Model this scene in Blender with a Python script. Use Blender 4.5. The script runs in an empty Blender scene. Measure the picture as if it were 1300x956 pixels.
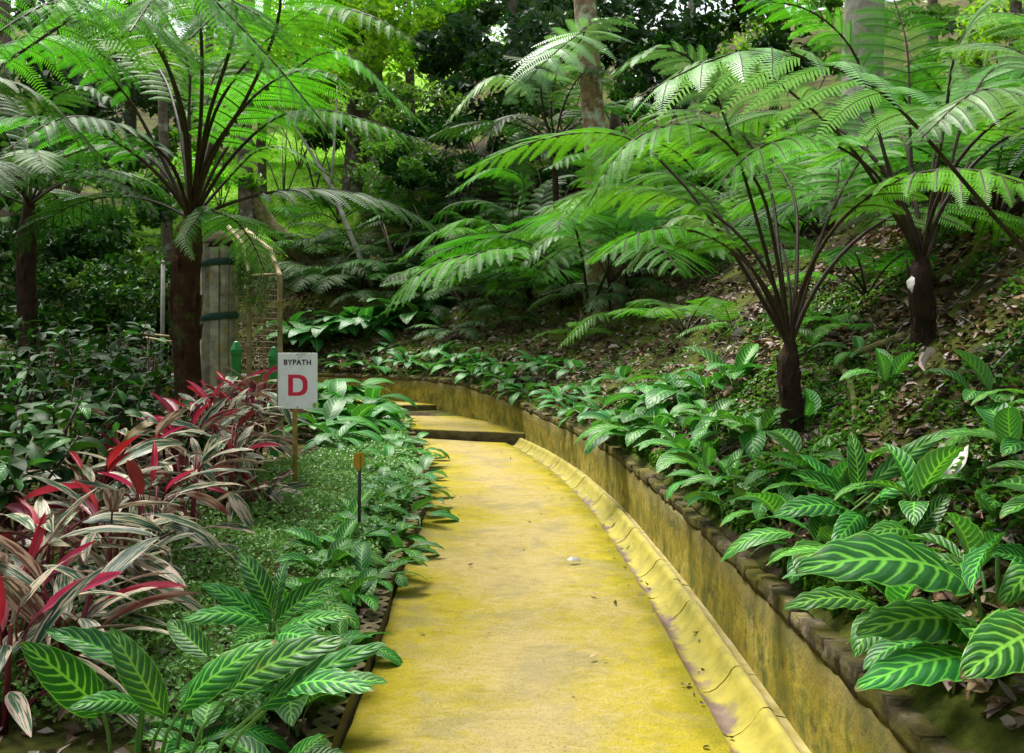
import bpy, math, random
import numpy as np
from mathutils import Vector, Matrix, noise

random.seed(7)
rng = np.random.default_rng(7)
SC = bpy.context.scene
COL = SC.collection
PI = math.pi

# ------------------------------------------------------------------ camera, light, exposure
F, CX, HY, EYE = 1200.0, 650.0, 422.0, 1.5        # focal length in photo pixels, centre column, horizon row, eye height
cam = bpy.data.objects.new('camera', bpy.data.cameras.new('camera'))
COL.objects.link(cam)
cam.location = (0, 0, EYE)
cam.rotation_euler = (PI / 2, 0, 0)
cam.data.sensor_width = 36
cam.data.lens = 36 * F / 1300
cam.data.shift_y = -(478 - HY) / 1300
cam.data.clip_end = 400
cam.data.clip_start = 0.05
SC.camera = cam

SUN_DIR = Vector((-0.26, 0.36, 0.90)).normalized()
sun = bpy.data.objects.new('sun', bpy.data.lights.new('sun', 'SUN'))
COL.objects.link(sun)
sun.data.energy = 1.5
sun.data.angle = math.radians(24)
sun.data.color = (1, .95, .86)
sun.rotation_euler = SUN_DIR.to_track_quat('Z', 'Y').to_euler()
sun.location = (0, 0, 30)

W = bpy.data.worlds.new('World')
SC.world = W
W.use_nodes = True
wn, wl = W.node_tree.nodes, W.node_tree.links
sky = wn.new('ShaderNodeTexSky')
sky.sky_type = 'NISHITA'
sky.sun_disc = False
sky.sun_elevation = math.asin(SUN_DIR.z)
sky.sun_rotation = math.atan2(SUN_DIR.x, SUN_DIR.y)
sky.dust_density = 3
hs = wn.new('ShaderNodeHueSaturation')
hs.inputs['Saturation'].default_value = .3
wl.new(sky.outputs[0], hs.inputs['Color'])
wl.new(hs.outputs[0], wn['Background'].inputs[0])
wn['Background'].inputs[1].default_value = .06

SC.view_settings.view_transform = 'Standard'
SC.view_settings.look = 'None'
SC.view_settings.exposure = 2.42
SC.view_settings.gamma = 1
SC.cycles.use_denoising = True
SC.cycles.max_bounces = 5
SC.cycles.diffuse_bounces = 3
SC.cycles.glossy_bounces = 2
SC.cycles.transmission_bounces = 2
SC.cycles.transparent_max_bounces = 4
SC.cycles.caustics_reflective = False
SC.cycles.caustics_refractive = False


def P(px, py, d):
    """world point at distance d along the view through photo pixel (px, py)"""
    return Vector(((px - CX) / F * d, d, EYE - (py - HY) / F * d))


# ------------------------------------------------------------------ object helpers
def obj(name, me, parent=None, loc=None):
    o = bpy.data.objects.new(name, me)
    COL.objects.link(o)
    if parent is not None:
        o.parent = parent
    if loc is not None:
        o.location = loc
    return o


USED = {}


def tag(o, label=None, cat=None, group=None, kind=None):
    if label:
        if label in USED:
            USED[label] += 1
        else:
            USED[label] = 1
        o['label'] = label
    if cat:
        o['category'] = cat
    if group:
        o['group'] = group
    if kind:
        o['kind'] = kind
    return o


def thing(name, label, cat, loc=(0, 0, 0), group=None):
    o = bpy.data.objects.new(name, None)
    COL.objects.link(o)
    o.location = loc
    o.empty_display_size = .1
    return tag(o, label, cat, group)


ORD = 'first second third fourth fifth sixth seventh eighth ninth tenth eleventh twelfth thirteenth fourteenth fifteenth sixteenth seventeenth eighteenth nineteenth twentieth'.split()


def mesh(name, V, Fc, mats, mi=None, uv=None, smooth=True, col=None):
    """V list of points, Fc list of faces, uv one pair per vertex, col one colour per vertex"""
    me = bpy.data.meshes.new(name)
    V = V.tolist() if isinstance(V, np.ndarray) else V
    Fc = Fc.tolist() if isinstance(Fc, np.ndarray) else Fc
    me.from_pydata(V, [], Fc)
    for m in mats:
        me.materials.append(m)
    if mi is not None:
        me.polygons.foreach_set('material_index', np.asarray(mi, dtype=np.int32))
    if smooth:
        me.polygons.foreach_set('use_smooth', np.ones(len(me.polygons), dtype=bool))
    if uv is not None:
        lay = me.uv_layers.new(name='UVMap')
        li = np.zeros(len(me.loops), dtype=np.int32)
        me.loops.foreach_get('vertex_index', li)
        lay.data.foreach_set('uv', np.asarray(uv, dtype=np.float32)[li].ravel())
    if col is not None:
        at = me.color_attributes.new('tint', 'FLOAT_COLOR', 'POINT')
        c = np.ones((len(V), 4), dtype=np.float32)
        c[:, :3] = col
        at.data.foreach_set('color', c.ravel())
    me.update()
    return me


class MB:
    """collects shapes into one mesh"""
    def __init__(s):
        s.V, s.F, s.M, s.UV = [], [], [], []

    def add(s, V, Fc, m=0, uv=None):
        b = len(s.V)
        s.V += [tuple(v) for v in V]
        s.F += [tuple(i + b for i in f) for f in Fc]
        s.M += [m] * len(Fc)
        s.UV += list(uv) if uv is not None else [(0, 0)] * len(V)

    def box(s, c, size, m=0, rot=None):
        x, y, z = [v / 2 for v in size]
        vs = [Vector((a * x, b * y, k * z)) for k in (-1, 1) for a, b in ((-1, -1), (1, -1), (1, 1), (-1, 1))]
        if rot is not None:
            vs = [rot @ v for v in vs]
        s.add([v + Vector(c) for v in vs], [(3, 2, 1, 0), (4, 5, 6, 7), (0, 1, 5, 4), (1, 2, 6, 5), (2, 3, 7, 6), (3, 0, 4, 7)], m)

    def tube(s, pts, rad, n=8, m=0, cap=True, rough=0, ridges=0, seed=0):
        pts = [Vector(p) for p in pts]
        if not hasattr(rad, '__len__'):
            rad = [rad] * len(pts)
        V, Fc, UV = [], [], []
        ref = Vector((0, 1, 0))
        L = 0
        for i, p in enumerate(pts):
            t = (pts[min(i + 1, len(pts) - 1)] - pts[max(i - 1, 0)]).normalized()
            if abs(t.dot(ref)) > .95:
                ref = Vector((1, 0, 0))
            a = (ref - t * ref.dot(t)).normalized()
            b = t.cross(a)
            ref = a
            if i:
                L += (p - pts[i - 1]).length
            for k in range(n):
                an = 2 * PI * k / n
                r = rad[i]
                if rough:
                    r *= 1 + rough * noise.noise(Vector((math.cos(an) * 1.6 + seed * 7.3, math.sin(an) * 1.6, L * 3)))
                if ridges:
                    r *= 1 + ridges * (.5 if k % 2 else -.5) * (1 + .8 * noise.noise(Vector((k * 3.1 + seed, L * 2.5, 4))))
                V.append(p + a * (math.cos(an) * r) + b * (math.sin(an) * r))
                UV.append((k / n, L))
        for i in range(len(pts) - 1):
            for k in range(n):
                k2 = (k + 1) % n
                Fc.append((i * n + k, i * n + k2, (i + 1) * n + k2, (i + 1) * n + k))
        if cap:
            Fc.append(tuple(range(n - 1, -1, -1)))
            Fc.append(tuple((len(pts) - 1) * n + k for k in range(n)))
        s.add(V, Fc, m, UV)

    def build(s, name, mats, parent=None, smooth=True, loc=None):
        return obj(name, mesh(name, s.V, s.F, mats if isinstance(mats, (list, tuple)) else [mats], s.M, s.UV, smooth), parent, loc)


# ------------------------------------------------------------------ materials
def new_mat(name):
    m = bpy.data.materials.new(name)
    m.use_nodes = True
    return m, m.node_tree.nodes, m.node_tree.links, m.node_tree.nodes['Principled BSDF']


class NT:
    """tiny node-building shorthand"""
    def __init__(s, m):
        s.n, s.l = m.node_tree.nodes, m.node_tree.links

    def node(s, typ, **ins):
        nd = s.n.new(typ)
        for k, v in ins.items():
            s.set(nd.inputs[k.replace('_', ' ')], v)
        return nd

    def set(s, sock, v):
        if isinstance(v, bpy.types.NodeSocket):
            s.l.new(v, sock)
        elif v is not None:
            sock.default_value = v

    def math(s, op, a, b=None, clamp=False):
        nd = s.n.new('ShaderNodeMath')
        nd.operation = op
        nd.use_clamp = clamp
        s.set(nd.inputs[0], a)
        if b is not None:
            s.set(nd.inputs[1], b)
        return nd.outputs[0]

    def noise(s, vec, scale, detail=4, rough=.55, dist=0):
        nd = s.n.new('ShaderNodeTexNoise')
        nd.inputs['Scale'].default_value = scale
        nd.inputs['Detail'].default_value = detail
        nd.inputs['Roughness'].default_value = rough
        nd.inputs['Distortion'].default_value = dist
        if vec is not None:
            s.l.new(vec, nd.inputs['Vector'])
        return nd.outputs['Fac']

    def ramp(s, fac, stops, interp='LINEAR'):
        nd = s.n.new('ShaderNodeValToRGB')
        nd.color_ramp.interpolation = interp
        e = nd.color_ramp.elements
        while len(e) < len(stops):
            e.new(.5)
        for k, (p, c) in enumerate(stops):
            e[k].position = p
            e[k].color = (*c, 1) if hasattr(c, '__len__') else (c, c, c, 1)
        s.set(nd.inputs[0], fac)
        return nd.outputs[0]

    def mix(s, fac, a, b, mode='MIX'):
        nd = s.n.new('ShaderNodeMix')
        nd.data_type = 'RGBA'
        nd.blend_type = mode
        s.set(nd.inputs[0], fac)
        s.set(nd.inputs[6], (*a, 1) if isinstance(a, tuple) else a)
        s.set(nd.inputs[7], (*b, 1) if isinstance(b, tuple) else b)
        return nd.outputs[2]

    def mapping(s, vec, scale=(1, 1, 1), rot=(0, 0, 0)):
        nd = s.n.new('ShaderNodeMapping')
        nd.inputs['Scale'].default_value = scale
        nd.inputs['Rotation'].default_value = rot
        s.l.new(vec, nd.inputs['Vector'])
        return nd.outputs[0]

    def bump(s, h, strength, dist=.02):
        nd = s.n.new('ShaderNodeBump')
        nd.inputs['Strength'].default_value = strength
        nd.inputs['Distance'].default_value = dist
        s.l.new(h, nd.inputs['Height'])
        return nd.outputs[0]

    def coord(s, k='Object'):
        return s.n.new('ShaderNodeTexCoord').outputs[k]

    def rand(s):
        return s.n.new('ShaderNodeObjectInfo').outputs['Random']

    def pos(s):
        return s.n.new('ShaderNodeNewGeometry').outputs['Position']


def leafy(m, col, under=None, trans=.35, tcol=None, rough=.42, spec=.45, vary=.25, bump=None):
    """finish a leaf material: Principled + Translucent, underside of another colour, per-object variation"""
    t = NT(m)
    bs = t.n['Principled BSDF']
    r = t.rand()
    hsv = t.node('ShaderNodeHueSaturation', Color=col)
    t.set(hsv.inputs['Value'], t.math('ADD', t.math('MULTIPLY', r, 2 * vary), 1 - vary))
    t.set(hsv.inputs['Hue'], t.math('ADD', t.math('MULTIPLY', t.math('FRACT', t.math('MULTIPLY', r, 7.31)), .03), .485))
    c = hsv.outputs[0]
    if under is not None:
        g = t.n.new('ShaderNodeNewGeometry')
        c2 = t.mix(g.outputs['Backfacing'], c, under)
    else:
        c2 = c
    t.set(bs.inputs['Base Color'], c2)
    bs.inputs['Roughness'].default_value = rough
    bs.inputs['Specular IOR Level'].default_value = spec
    if bump is not None:
        t.set(bs.inputs['Normal'], bump)
    tr = t.n.new('ShaderNodeBsdfTranslucent')
    if tcol is not None:
        tm = t.mix(1.0, c, tcol, 'MULTIPLY')
        t.set(tr.inputs[0], tm)
    else:
        t.set(tr.inputs[0], c)
    mx = t.n.new('ShaderNodeMixShader')
    mx.inputs[0].default_value = trans
    t.l.new(bs.outputs[0], mx.inputs[1])
    t.l.new(tr.outputs[0], mx.inputs[2])
    t.l.new(mx.outputs[0], t.n['Material Output'].inputs[0])
    return m


def plain_leaf(name, c1, c2, scale=6, **kw):
    m = new_mat(name)[0]
    t = NT(m)
    n = t.noise(t.pos(), scale, 3)
    return leafy(m, t.ramp(n, [(.35, c1), (.65, c2)]), **kw)


MAT = {}
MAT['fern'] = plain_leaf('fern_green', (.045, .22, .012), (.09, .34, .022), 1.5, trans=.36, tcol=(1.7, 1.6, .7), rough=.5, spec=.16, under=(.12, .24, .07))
MAT['fern_pale'] = plain_leaf('fern_sheen_green', (.12, .29, .08), (.20, .39, .14), 1.5, trans=.28, tcol=(1.5, 1.5, .9), rough=.42, spec=.35, under=(.16, .27, .13))  # sky sheen on the waxy fronds put into a paler green
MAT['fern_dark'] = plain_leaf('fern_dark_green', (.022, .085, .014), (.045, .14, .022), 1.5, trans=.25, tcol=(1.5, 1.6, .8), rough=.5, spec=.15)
MAT['fern_grey'] = plain_leaf('fern_grey_brown', (.08, .10, .055), (.12, .13, .08), 1.5, trans=.25, rough=.5)
MAT['stalk'] = plain_leaf('stalk_dark_brown', (.022, .014, .010), (.05, .035, .018), 8, trans=.0, rough=.6, spec=.2)
MAT['stalk_green'] = plain_leaf('stalk_green', (.07, .15, .03), (.11, .2, .04), 8, trans=.1, rough=.4)
MAT['petiole'] = plain_leaf('petiole_green', (.09, .2, .04), (.14, .27, .06), 8, trans=.1, rough=.4)
MAT['crown_a'] = plain_leaf('crown_backlit_green', (.14, .35, .02), (.26, .47, .03), .9, trans=.45, tcol=(1.4, 1.6, .6), rough=.45)  # glow of backlit leaves put into the base colour
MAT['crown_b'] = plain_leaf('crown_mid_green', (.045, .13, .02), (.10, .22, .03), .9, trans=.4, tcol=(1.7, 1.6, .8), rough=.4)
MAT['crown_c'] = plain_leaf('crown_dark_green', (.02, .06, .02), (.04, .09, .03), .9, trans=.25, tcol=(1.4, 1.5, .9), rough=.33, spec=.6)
MAT['shrub'] = plain_leaf('shrub_dark_green', (.008, .036, .006), (.022, .072, .011), 3, trans=.2, tcol=(1.4, 1.6, .6), rough=.5, spec=.12, vary=.4)
MAT['cover'] = plain_leaf('cover_green', (.08, .25, .04), (.15, .36, .06), 2.5, trans=.3, rough=.42, spec=.5)
MAT['weed'] = plain_leaf('weed_green', (.06, .17, .02), (.13, .29, .03), 1.2, trans=.35, tcol=(1.5, 1.5, .7), rough=.45)
MAT['mossy'] = plain_leaf('moss_green', (.05, .09, .012), (.11, .15, .02), 2, trans=.2, rough=.7, spec=.2)


def zebra_mat(name, light, dark, freq, width):
    m = new_mat(name)[0]
    t = NT(m)
    uv = t.n.new('ShaderNodeSeparateXYZ')
    t.l.new(t.coord('UV'), uv.inputs[0])
    u, v = uv.outputs[0], uv.outputs[1]
    a = t.math('ABSOLUTE', t.math('SUBTRACT', t.math('MULTIPLY', v, 2.0), 1.0))
    side = t.math('MULTIPLY', t.math('GREATER_THAN', v, .5), .45)
    n = t.noise(t.coord('UV'), 7, 2)
    ph = t.math('ADD', t.math('SUBTRACT', t.math('MULTIPLY', u, freq), t.math('MULTIPLY', t.math('POWER', a, 1.25), 2.1)), side)
    ph = t.math('ADD', ph, t.math('MULTIPLY', n, .3))
    fr = t.math('ABSOLUTE', t.math('SUBTRACT', t.math('FRACT', ph), .5))
    edge = t.math('SUBTRACT', width, t.math('MULTIPLY', a, width * .6))
    st = t.math('MULTIPLY', t.math('SUBTRACT', edge, fr), 6, clamp=True)
    mid = t.math('MULTIPLY', t.math('SUBTRACT', .075, a), 28, clamp=True)
    rim = t.math('MULTIPLY', t.math('SUBTRACT', a, .93), 20, clamp=True)
    k = t.math('MAXIMUM', st, t.math('MAXIMUM', mid, t.math('MULTIPLY', rim, .8)))
    c = t.mix(k, dark, light)
    c = t.mix(t.math('MULTIPLY', t.ramp(t.noise(t.pos(), 9, 5), [(.62, 0), (.74, 1)]), .35), c, (.16, .15, .03))
    tipk = t.math('ADD', u, t.math('ADD', t.math('MULTIPLY', n, .12), t.math('MULTIPLY', t.rand(), .10)))
    c = t.mix(t.math('MULTIPLY', t.math('SUBTRACT', tipk, 1.085), 22, clamp=True), c, (.20, .12, .04))
    bp = t.bump(fr, .5, .008)
    return leafy(m, c, under=(.13, .22, .10), trans=.25, tcol=(1.5, 1.6, .7), rough=.42, spec=.3, vary=.28, bump=bp)


MAT['zebra'] = zebra_mat('zebra_leaf', (.14, .42, .045), (.012, .088, .013), 10, .25)
MAT['zebra2'] = zebra_mat('zebra_leaf_bright', (.16, .46, .05), (.018, .13, .017), 10, .25)
MAT['zebra_fine'] = zebra_mat('zebra_leaf_fine', (.16, .44, .07), (.018, .13, .022), 8, .14)


def stromanthe_mat(name, dark, pale, under, thr=.5, mid_c=(.30, .34, .2)):
    m = new_mat(name)[0]
    t = NT(m)
    uv = t.n.new('ShaderNodeSeparateXYZ')
    t.l.new(t.coord('UV'), uv.inputs[0])
    u, v = uv.outputs[0], uv.outputs[1]
    s = t.math('SUBTRACT', t.math('MULTIPLY', v, 2.0), 1.0)
    a = t.math('ABSOLUTE', s)
    cb = t.n.new('ShaderNodeCombineXYZ')
    t.l.new(t.math('ADD', t.math('SUBTRACT', t.math('MULTIPLY', u, 2.4), t.math('MULTIPLY', a, .9)), t.math('MULTIPLY', t.rand(), 53.0)), cb.inputs[0])
    t.l.new(t.math('MULTIPLY', s, 2.6), cb.inputs[1])
    t.l.new(t.math('MULTIPLY', t.rand(), 19.0), cb.inputs[2])
    n = t.noise(cb.outputs[0], 1.6, 3, .5, .3)
    n2 = t.math('ADD', n, t.math('MULTIPLY', a, .16))
    c = t.ramp(n2, [(thr - .02, dark), (thr + .03, (.16, .22, .13)), (thr + .07, pale)])
    mid = t.math('MULTIPLY', t.math('SUBTRACT', .08, a), 20, clamp=True)
    c = t.mix(mid, c, (.22, .27, .15))
    return leafy(m, c, under=under, trans=.2, rough=.45, spec=.25, vary=.25)


MAT['strom'] = stromanthe_mat('variegated_leaf', (.012, .055, .028), (.50, .41, .29), (.30, .05, .07), .585)
MAT['strom_pale'] = stromanthe_mat('variegated_leaf_pale', (.025, .085, .04), (.48, .36, .27), (.42, .03, .08), .53)
MAT['strom_red'] = plain_leaf('young_leaf_red', (.36, .012, .035), (.58, .05, .11), 5, trans=.3, rough=.36, under=(.26, .012, .035), vary=.15)
MAT['strom_maroon'] = plain_leaf('old_leaf_maroon', (.10, .012, .02), (.22, .02, .035), 5, trans=.2, rough=.36, under=(.16, .02, .03))
MAT['strom_dry'] = plain_leaf('leaf_yellow_tan', (.36, .27, .07), (.48, .36, .14), 4, trans=.3, rough=.5)


def stone_like(name, stops, scale, rough=.9, bump=.6, vary=0., moss=None, mscale=3, mthr=.55, bscale=None, bdist=.02, coord='Object'):
    m, n, l, bs = new_mat(name)
    t = NT(m)
    co = t.coord(coord) if coord != 'Pos' else t.pos()
    f = t.noise(co, scale, 8, .65)
    c = t.ramp(f, stops)
    if moss:
        mk = t.ramp(t.noise(co, mscale, 6, .6), [(mthr - .06, 0), (mthr + .06, 1)])
        c = t.mix(mk, c, moss)
    if vary:
        hsv = t.node('ShaderNodeHueSaturation', Color=c)
        t.set(hsv.inputs['Value'], t.math('ADD', t.math('MULTIPLY', t.rand(), 2 * vary), 1 - vary))
        c = hsv.outputs[0]
    t.set(bs.inputs['Base Color'], c)
    bs.inputs['Roughness'].default_value = rough
    bs.inputs['Specular IOR Level'].default_value = .25
    h = t.noise(co, bscale or scale * 3, 8, .7)
    t.set(bs.inputs['Normal'], t.bump(h, bump, bdist))
    return m


MAT['stone'] = stone_like('rough_cap_stone', [(.3, (.022, .018, .010)), (.5, (.085, .066, .034)), (.72, (.24, .20, .12))], 16, vary=.3, moss=(.10, .088, .014), mscale=6, mthr=.50, bump=1, bscale=40, coord='Pos')
MAT['riser'] = stone_like('step_riser_dark', [(.35, (.05, .04, .012)), (.65, (.12, .10, .035))], 9, coord='Pos')
MAT['block'] = stone_like('edging_block', [(.3, (.05, .042, .022)), (.6, (.15, .12, .06))], 12, vary=.2, moss=(.10, .10, .015), mscale=6, mthr=.55, coord='Pos')
MAT['fern_trunk'] = stone_like('tree_fern_trunk', [(.3, (.012, .008, .006)), (.55, (.045, .025, .014)), (.75, (.10, .06, .03))], 9, bump=1, bscale=30, bdist=.03)
MAT['trunk_red'] = stone_like('fibrous_red_brown_trunk', [(.3, (.018, .009, .005)), (.55, (.06, .027, .011)), (.75, (.13, .07, .03))], 7, bump=1, moss=(.07, .08, .02), mscale=4, mthr=.6, bscale=24, bdist=.03)
MAT['bark_mottled'] = stone_like('mottled_bark', [(.3, (.10, .06, .035)), (.5, (.24, .15, .09)), (.7, (.36, .25, .16))], 7, moss=(.46, .50, .40), mscale=4.5, mthr=.54, bscale=20)
MAT['bark_pale'] = stone_like('pale_lichen_bark', [(.3, (.22, .19, .15)), (.55, (.45, .42, .36)), (.7, (.62, .60, .54))], 6, moss=(.20, .24, .13), mscale=3, mthr=.6, bscale=20)
MAT['bark_grey'] = stone_like('grey_brown_bark', [(.3, (.05, .04, .03)), (.6, (.17, .13, .10))], 6, vary=.3, moss=(.30, .32, .26), mscale=4, mthr=.6, bscale=18)
MAT['root'] = stone_like('mossy_root_bark', [(.3, (.06, .05, .02)), (.6, (.22, .19, .08))], 8, moss=(.08, .10, .02), mscale=6, mthr=.52)
MAT['tower'] = stone_like('weathered_bamboo_slat', [(.3, (.10, .095, .07)), (.5, (.25, .235, .18)), (.7, (.42, .39, .30))], 6, vary=.3, moss=(.28, .20, .07), mscale=9, mthr=.6)
MAT['bamboo'] = stone_like('dry_bamboo', [(.3, (.15, .11, .05)), (.6, (.30, .23, .12))], 8, rough=.6, bump=.1, vary=.15)
MAT['post_wood'] = stone_like('post_yellow_wood', [(.3, (.16, .10, .02)), (.6, (.34, .24, .06))], 14, rough=.7, bump=.3)


def simple(name, c, rough=.5, metal=0, spec=.4, bump=0):
    m, n, l, bs = new_mat(name)
    t = NT(m)
    f = t.noise(t.coord(), 9, 5)
    t.set(bs.inputs['Base Color'], t.ramp(f, [(.3, tuple(x * .82 for x in c)), (.7, tuple(min(1, x * 1.08) for x in c))]))
    bs.inputs['Roughness'].default_value = rough
    bs.inputs['Metallic'].default_value = metal
    bs.inputs['Specular IOR Level'].default_value = spec
    if bump:
        t.set(bs.inputs['Normal'], t.bump(t.noise(t.coord(), 40, 4), bump))
    return m


MAT['sign_white'] = simple('sign_white_paint', (.80, .82, .85), .35)
MAT['sign_white'] = stone_like('weathered_white_paint', [(.3, (.70, .72, .74)), (.7, (.82, .84, .87))], 6, rough=.4, bump=.05, moss=(.55, .55, .50), mscale=7, mthr=.62)
MAT['sign_edge'] = simple('sign_edge', (.2, .15, .12), .5)
MAT['black'] = simple('black_lettering', (.012, .012, .014), .5)
MAT['red'] = simple('red_lettering', (.62, .012, .05), .45)
MAT['sticker'] = simple('green_sticker', (.25, .42, .04), .5)
MAT['screw'] = simple('screw_metal', (.12, .12, .12), .4, 1)
MAT['green_paint'] = simple('green_painted_post', (.02, .22, .05), .4)
MAT['band'] = simple('dark_green_band', (.010, .045, .032), .7)
MAT['pole_grey'] = simple('grey_pole', (.20, .20, .18), .6)
MAT['rod_black'] = simple('black_rod', (.012, .012, .012), .5)
MAT['plate_ochre'] = simple('ochre_plate', (.42, .25, .02), .5)
MAT['wire'] = simple('rusty_wire', (.26, .20, .10), .6)
MAT['white_leaf'] = plain_leaf('dry_leaf_white', (.30, .29, .27), (.48, .47, .45), 14, trans=.1, rough=.6, under=(.5, .48, .46))
MAT['pink_leaf'] = plain_leaf('dry_leaf_pinkish', (.30, .19, .16), (.42, .30, .26), 14, trans=.1, rough=.65, under=(.48, .44, .42))
MAT['tan_leaf'] = plain_leaf('dry_leaf_tan', (.22, .13, .06), (.36, .25, .13), 14, trans=.1, rough=.65, under=(.36, .30, .24))


def path_mat():
    m, n, l, bs = new_mat('yellow_mossy_concrete')
    t = NT(m)
    uv = t.n.new('ShaderNodeSeparateXYZ')
    t.l.new(t.coord('UV'), uv.inputs[0])
    pos = t.pos()
    streak = t.noise(t.mapping(pos, (4, 6.5, 4)), 1.6, 9, .74, 1.6)
    blot = t.noise(pos, 1.1, 5, .55)
    fine = t.noise(pos, 60, 5, .7)
    mid = t.math('SUBTRACT', 1.0, t.math('ABSOLUTE', t.math('MULTIPLY', t.math('SUBTRACT', uv.outputs[0], .5), 2.0)))   # 1 on the walked line
    walk = t.math('ADD', t.math('MULTIPLY', mid, .62), t.math('MULTIPLY', t.math('SUBTRACT', streak, .5), 1.25))
    walk = t.math('ADD', walk, t.math('MULTIPLY', t.math('SUBTRACT', blot, .5), 1.5))
    walk = t.ramp(walk, [(.06, 0), (.55, 1)])
    yel = t.ramp(t.noise(pos, 5, 6, .65, .4), [(.3, (.26, .215, .014)), (.55, (.35, .29, .026)), (.75, (.22, .205, .02))])
    tan = t.ramp(streak, [(.3, (.30, .235, .08)), (.6, (.40, .32, .135)), (.8, (.33, .28, .16))])
    c = t.mix(walk, yel, tan)
    ed = t.math('ADD', t.math('MULTIPLY', mid, 2.6), t.math('MULTIPLY', t.math('SUBTRACT', t.noise(pos, 2.6, 6, .65), .5), 2.2))
    olive = t.ramp(ed, [(.02, 1), (.5, 0)])
    c = t.mix(t.math('MULTIPLY', olive, .7), c, (.15, .14, .010))
    grey = t.ramp(t.noise(pos, 1.9, 7, .7, .6), [(.50, 0), (.62, 1)])
    c = t.mix(t.math('MULTIPLY', grey, .5), c, (.20, .18, .11))
    grit = t.n.new('ShaderNodeTexVoronoi')
    grit.inputs['Scale'].default_value = 75
    t.l.new(pos, grit.inputs['Vector'])
    c = t.mix(t.ramp(grit.outputs['Distance'], [(.10, .5), (.3, 0)]), c, (.10, .075, .02))
    dark = t.ramp(t.noise(t.mapping(pos, (1.5, 5, 3)), 3, 8, .75), [(.56, 0), (.72, 1)])
    c = t.mix(t.math('MULTIPLY', dark, .6), c, (.20, .14, .03))
    sp = t.ramp(fine, [(.56, 0), (.66, 1)])
    c = t.mix(t.math('MULTIPLY', sp, .55), c, (.16, .11, .03))
    t.set(bs.inputs['Base Color'], c)
    bs.inputs['Roughness'].default_value = 1
    bs.inputs['Specular IOR Level'].default_value = .06
    h = t.math('ADD', t.math('MULTIPLY', fine, 1.8), t.math('MULTIPLY', streak, .8))
    t.set(bs.inputs['Normal'], t.bump(h, .8, .012))
    return m


MAT['path'] = path_mat()


def wall_mat():
    m, n, l, bs = new_mat('mossy_yellow_render')
    t = NT(m)
    uv = t.coord('UV')
    sep = t.n.new('ShaderNodeSeparateXYZ')
    t.l.new(uv, sep.inputs[0])
    pos = t.pos()
    f = t.noise(pos, 3.2, 7, .65)
    c = t.ramp(f, [(.28, (.14, .125, .02)), (.45, (.26, .205, .02)), (.6, (.36, .29, .05)), (.78, (.40, .35, .16))])
    drip = t.noise(t.mapping(uv, (5, 1.2, 1)), 1.5, 6, .65)
    c = t.mix(t.ramp(drip, [(.47, 0), (.62, 1)]), c, (.12, .13, .02))
    c = t.mix(t.math('MULTIPLY', t.ramp(t.noise(pos, 9, 6, .7), [(.55, 0), (.65, 1)]), .7), c, (.06, .06, .018))
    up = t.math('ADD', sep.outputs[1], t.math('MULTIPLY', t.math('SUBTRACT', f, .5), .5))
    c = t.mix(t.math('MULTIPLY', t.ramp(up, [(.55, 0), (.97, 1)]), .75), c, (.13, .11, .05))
    t.set(bs.inputs['Base Color'], c)
    bs.inputs['Roughness'].default_value = .9
    bs.inputs['Specular IOR Level'].default_value = .2
    t.set(bs.inputs['Normal'], t.bump(t.noise(pos, 22, 8, .7), .7, .02))
    return m


MAT['wall'] = wall_mat()


def tile_mat():
    m, n, l, bs = new_mat('clay_channel')
    t = NT(m)
    uv = t.n.new('ShaderNodeSeparateXYZ')
    t.l.new(t.coord('UV'), uv.inputs[0])
    pos = t.pos()
    k = t.math('ADD', uv.outputs[0], t.math('MULTIPLY', t.math('SUBTRACT', t.noise(pos, 5, 5, .6), .5), 1.1))
    moss = t.ramp(k, [(.13, 0), (.27, 1)])
    clay = t.ramp(t.noise(pos, 12, 6), [(.3, (.075, .05, .032)), (.7, (.16, .105, .075))])
    yg = t.ramp(t.noise(pos, 8, 5), [(.3, (.17, .155, .012)), (.6, (.30, .25, .02)), (.8, (.25, .23, .05))])
    lip = t.ramp(uv.outputs[0], [(.70, 0), (.76, 1)])
    pale = t.ramp(t.noise(pos, 7, 6), [(.35, (.23, .19, .04)), (.6, (.37, .31, .12)), (.75, (.34, .31, .18))])
    c = t.mix(lip, t.mix(moss, clay, yg), pale)
    t.set(bs.inputs['Base Color'], c)
    bs.inputs['Roughness'].default_value = .75
    t.set(bs.inputs['Normal'], t.bump(t.noise(pos, 30, 6), .4, .01))
    return m


MAT['tile'] = tile_mat()


def tint_mat(name, rough=.7, trans=.0):
    m, n, l, bs = new_mat(name)
    t = NT(m)
    at = t.n.new('ShaderNodeAttribute')
    at.attribute_name = 'tint'
    nn = t.noise(t.pos(), 25, 4)
    c = t.mix(t.math('MULTIPLY', nn, .5), at.outputs['Color'], (.10, .07, .05))
    t.set(bs.inputs['Base Color'], c)
    bs.inputs['Roughness'].default_value = rough
    bs.inputs['Specular IOR Level'].default_value = .3
    return m


MAT['litter'] = tint_mat('fallen_leaf_litter')


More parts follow.
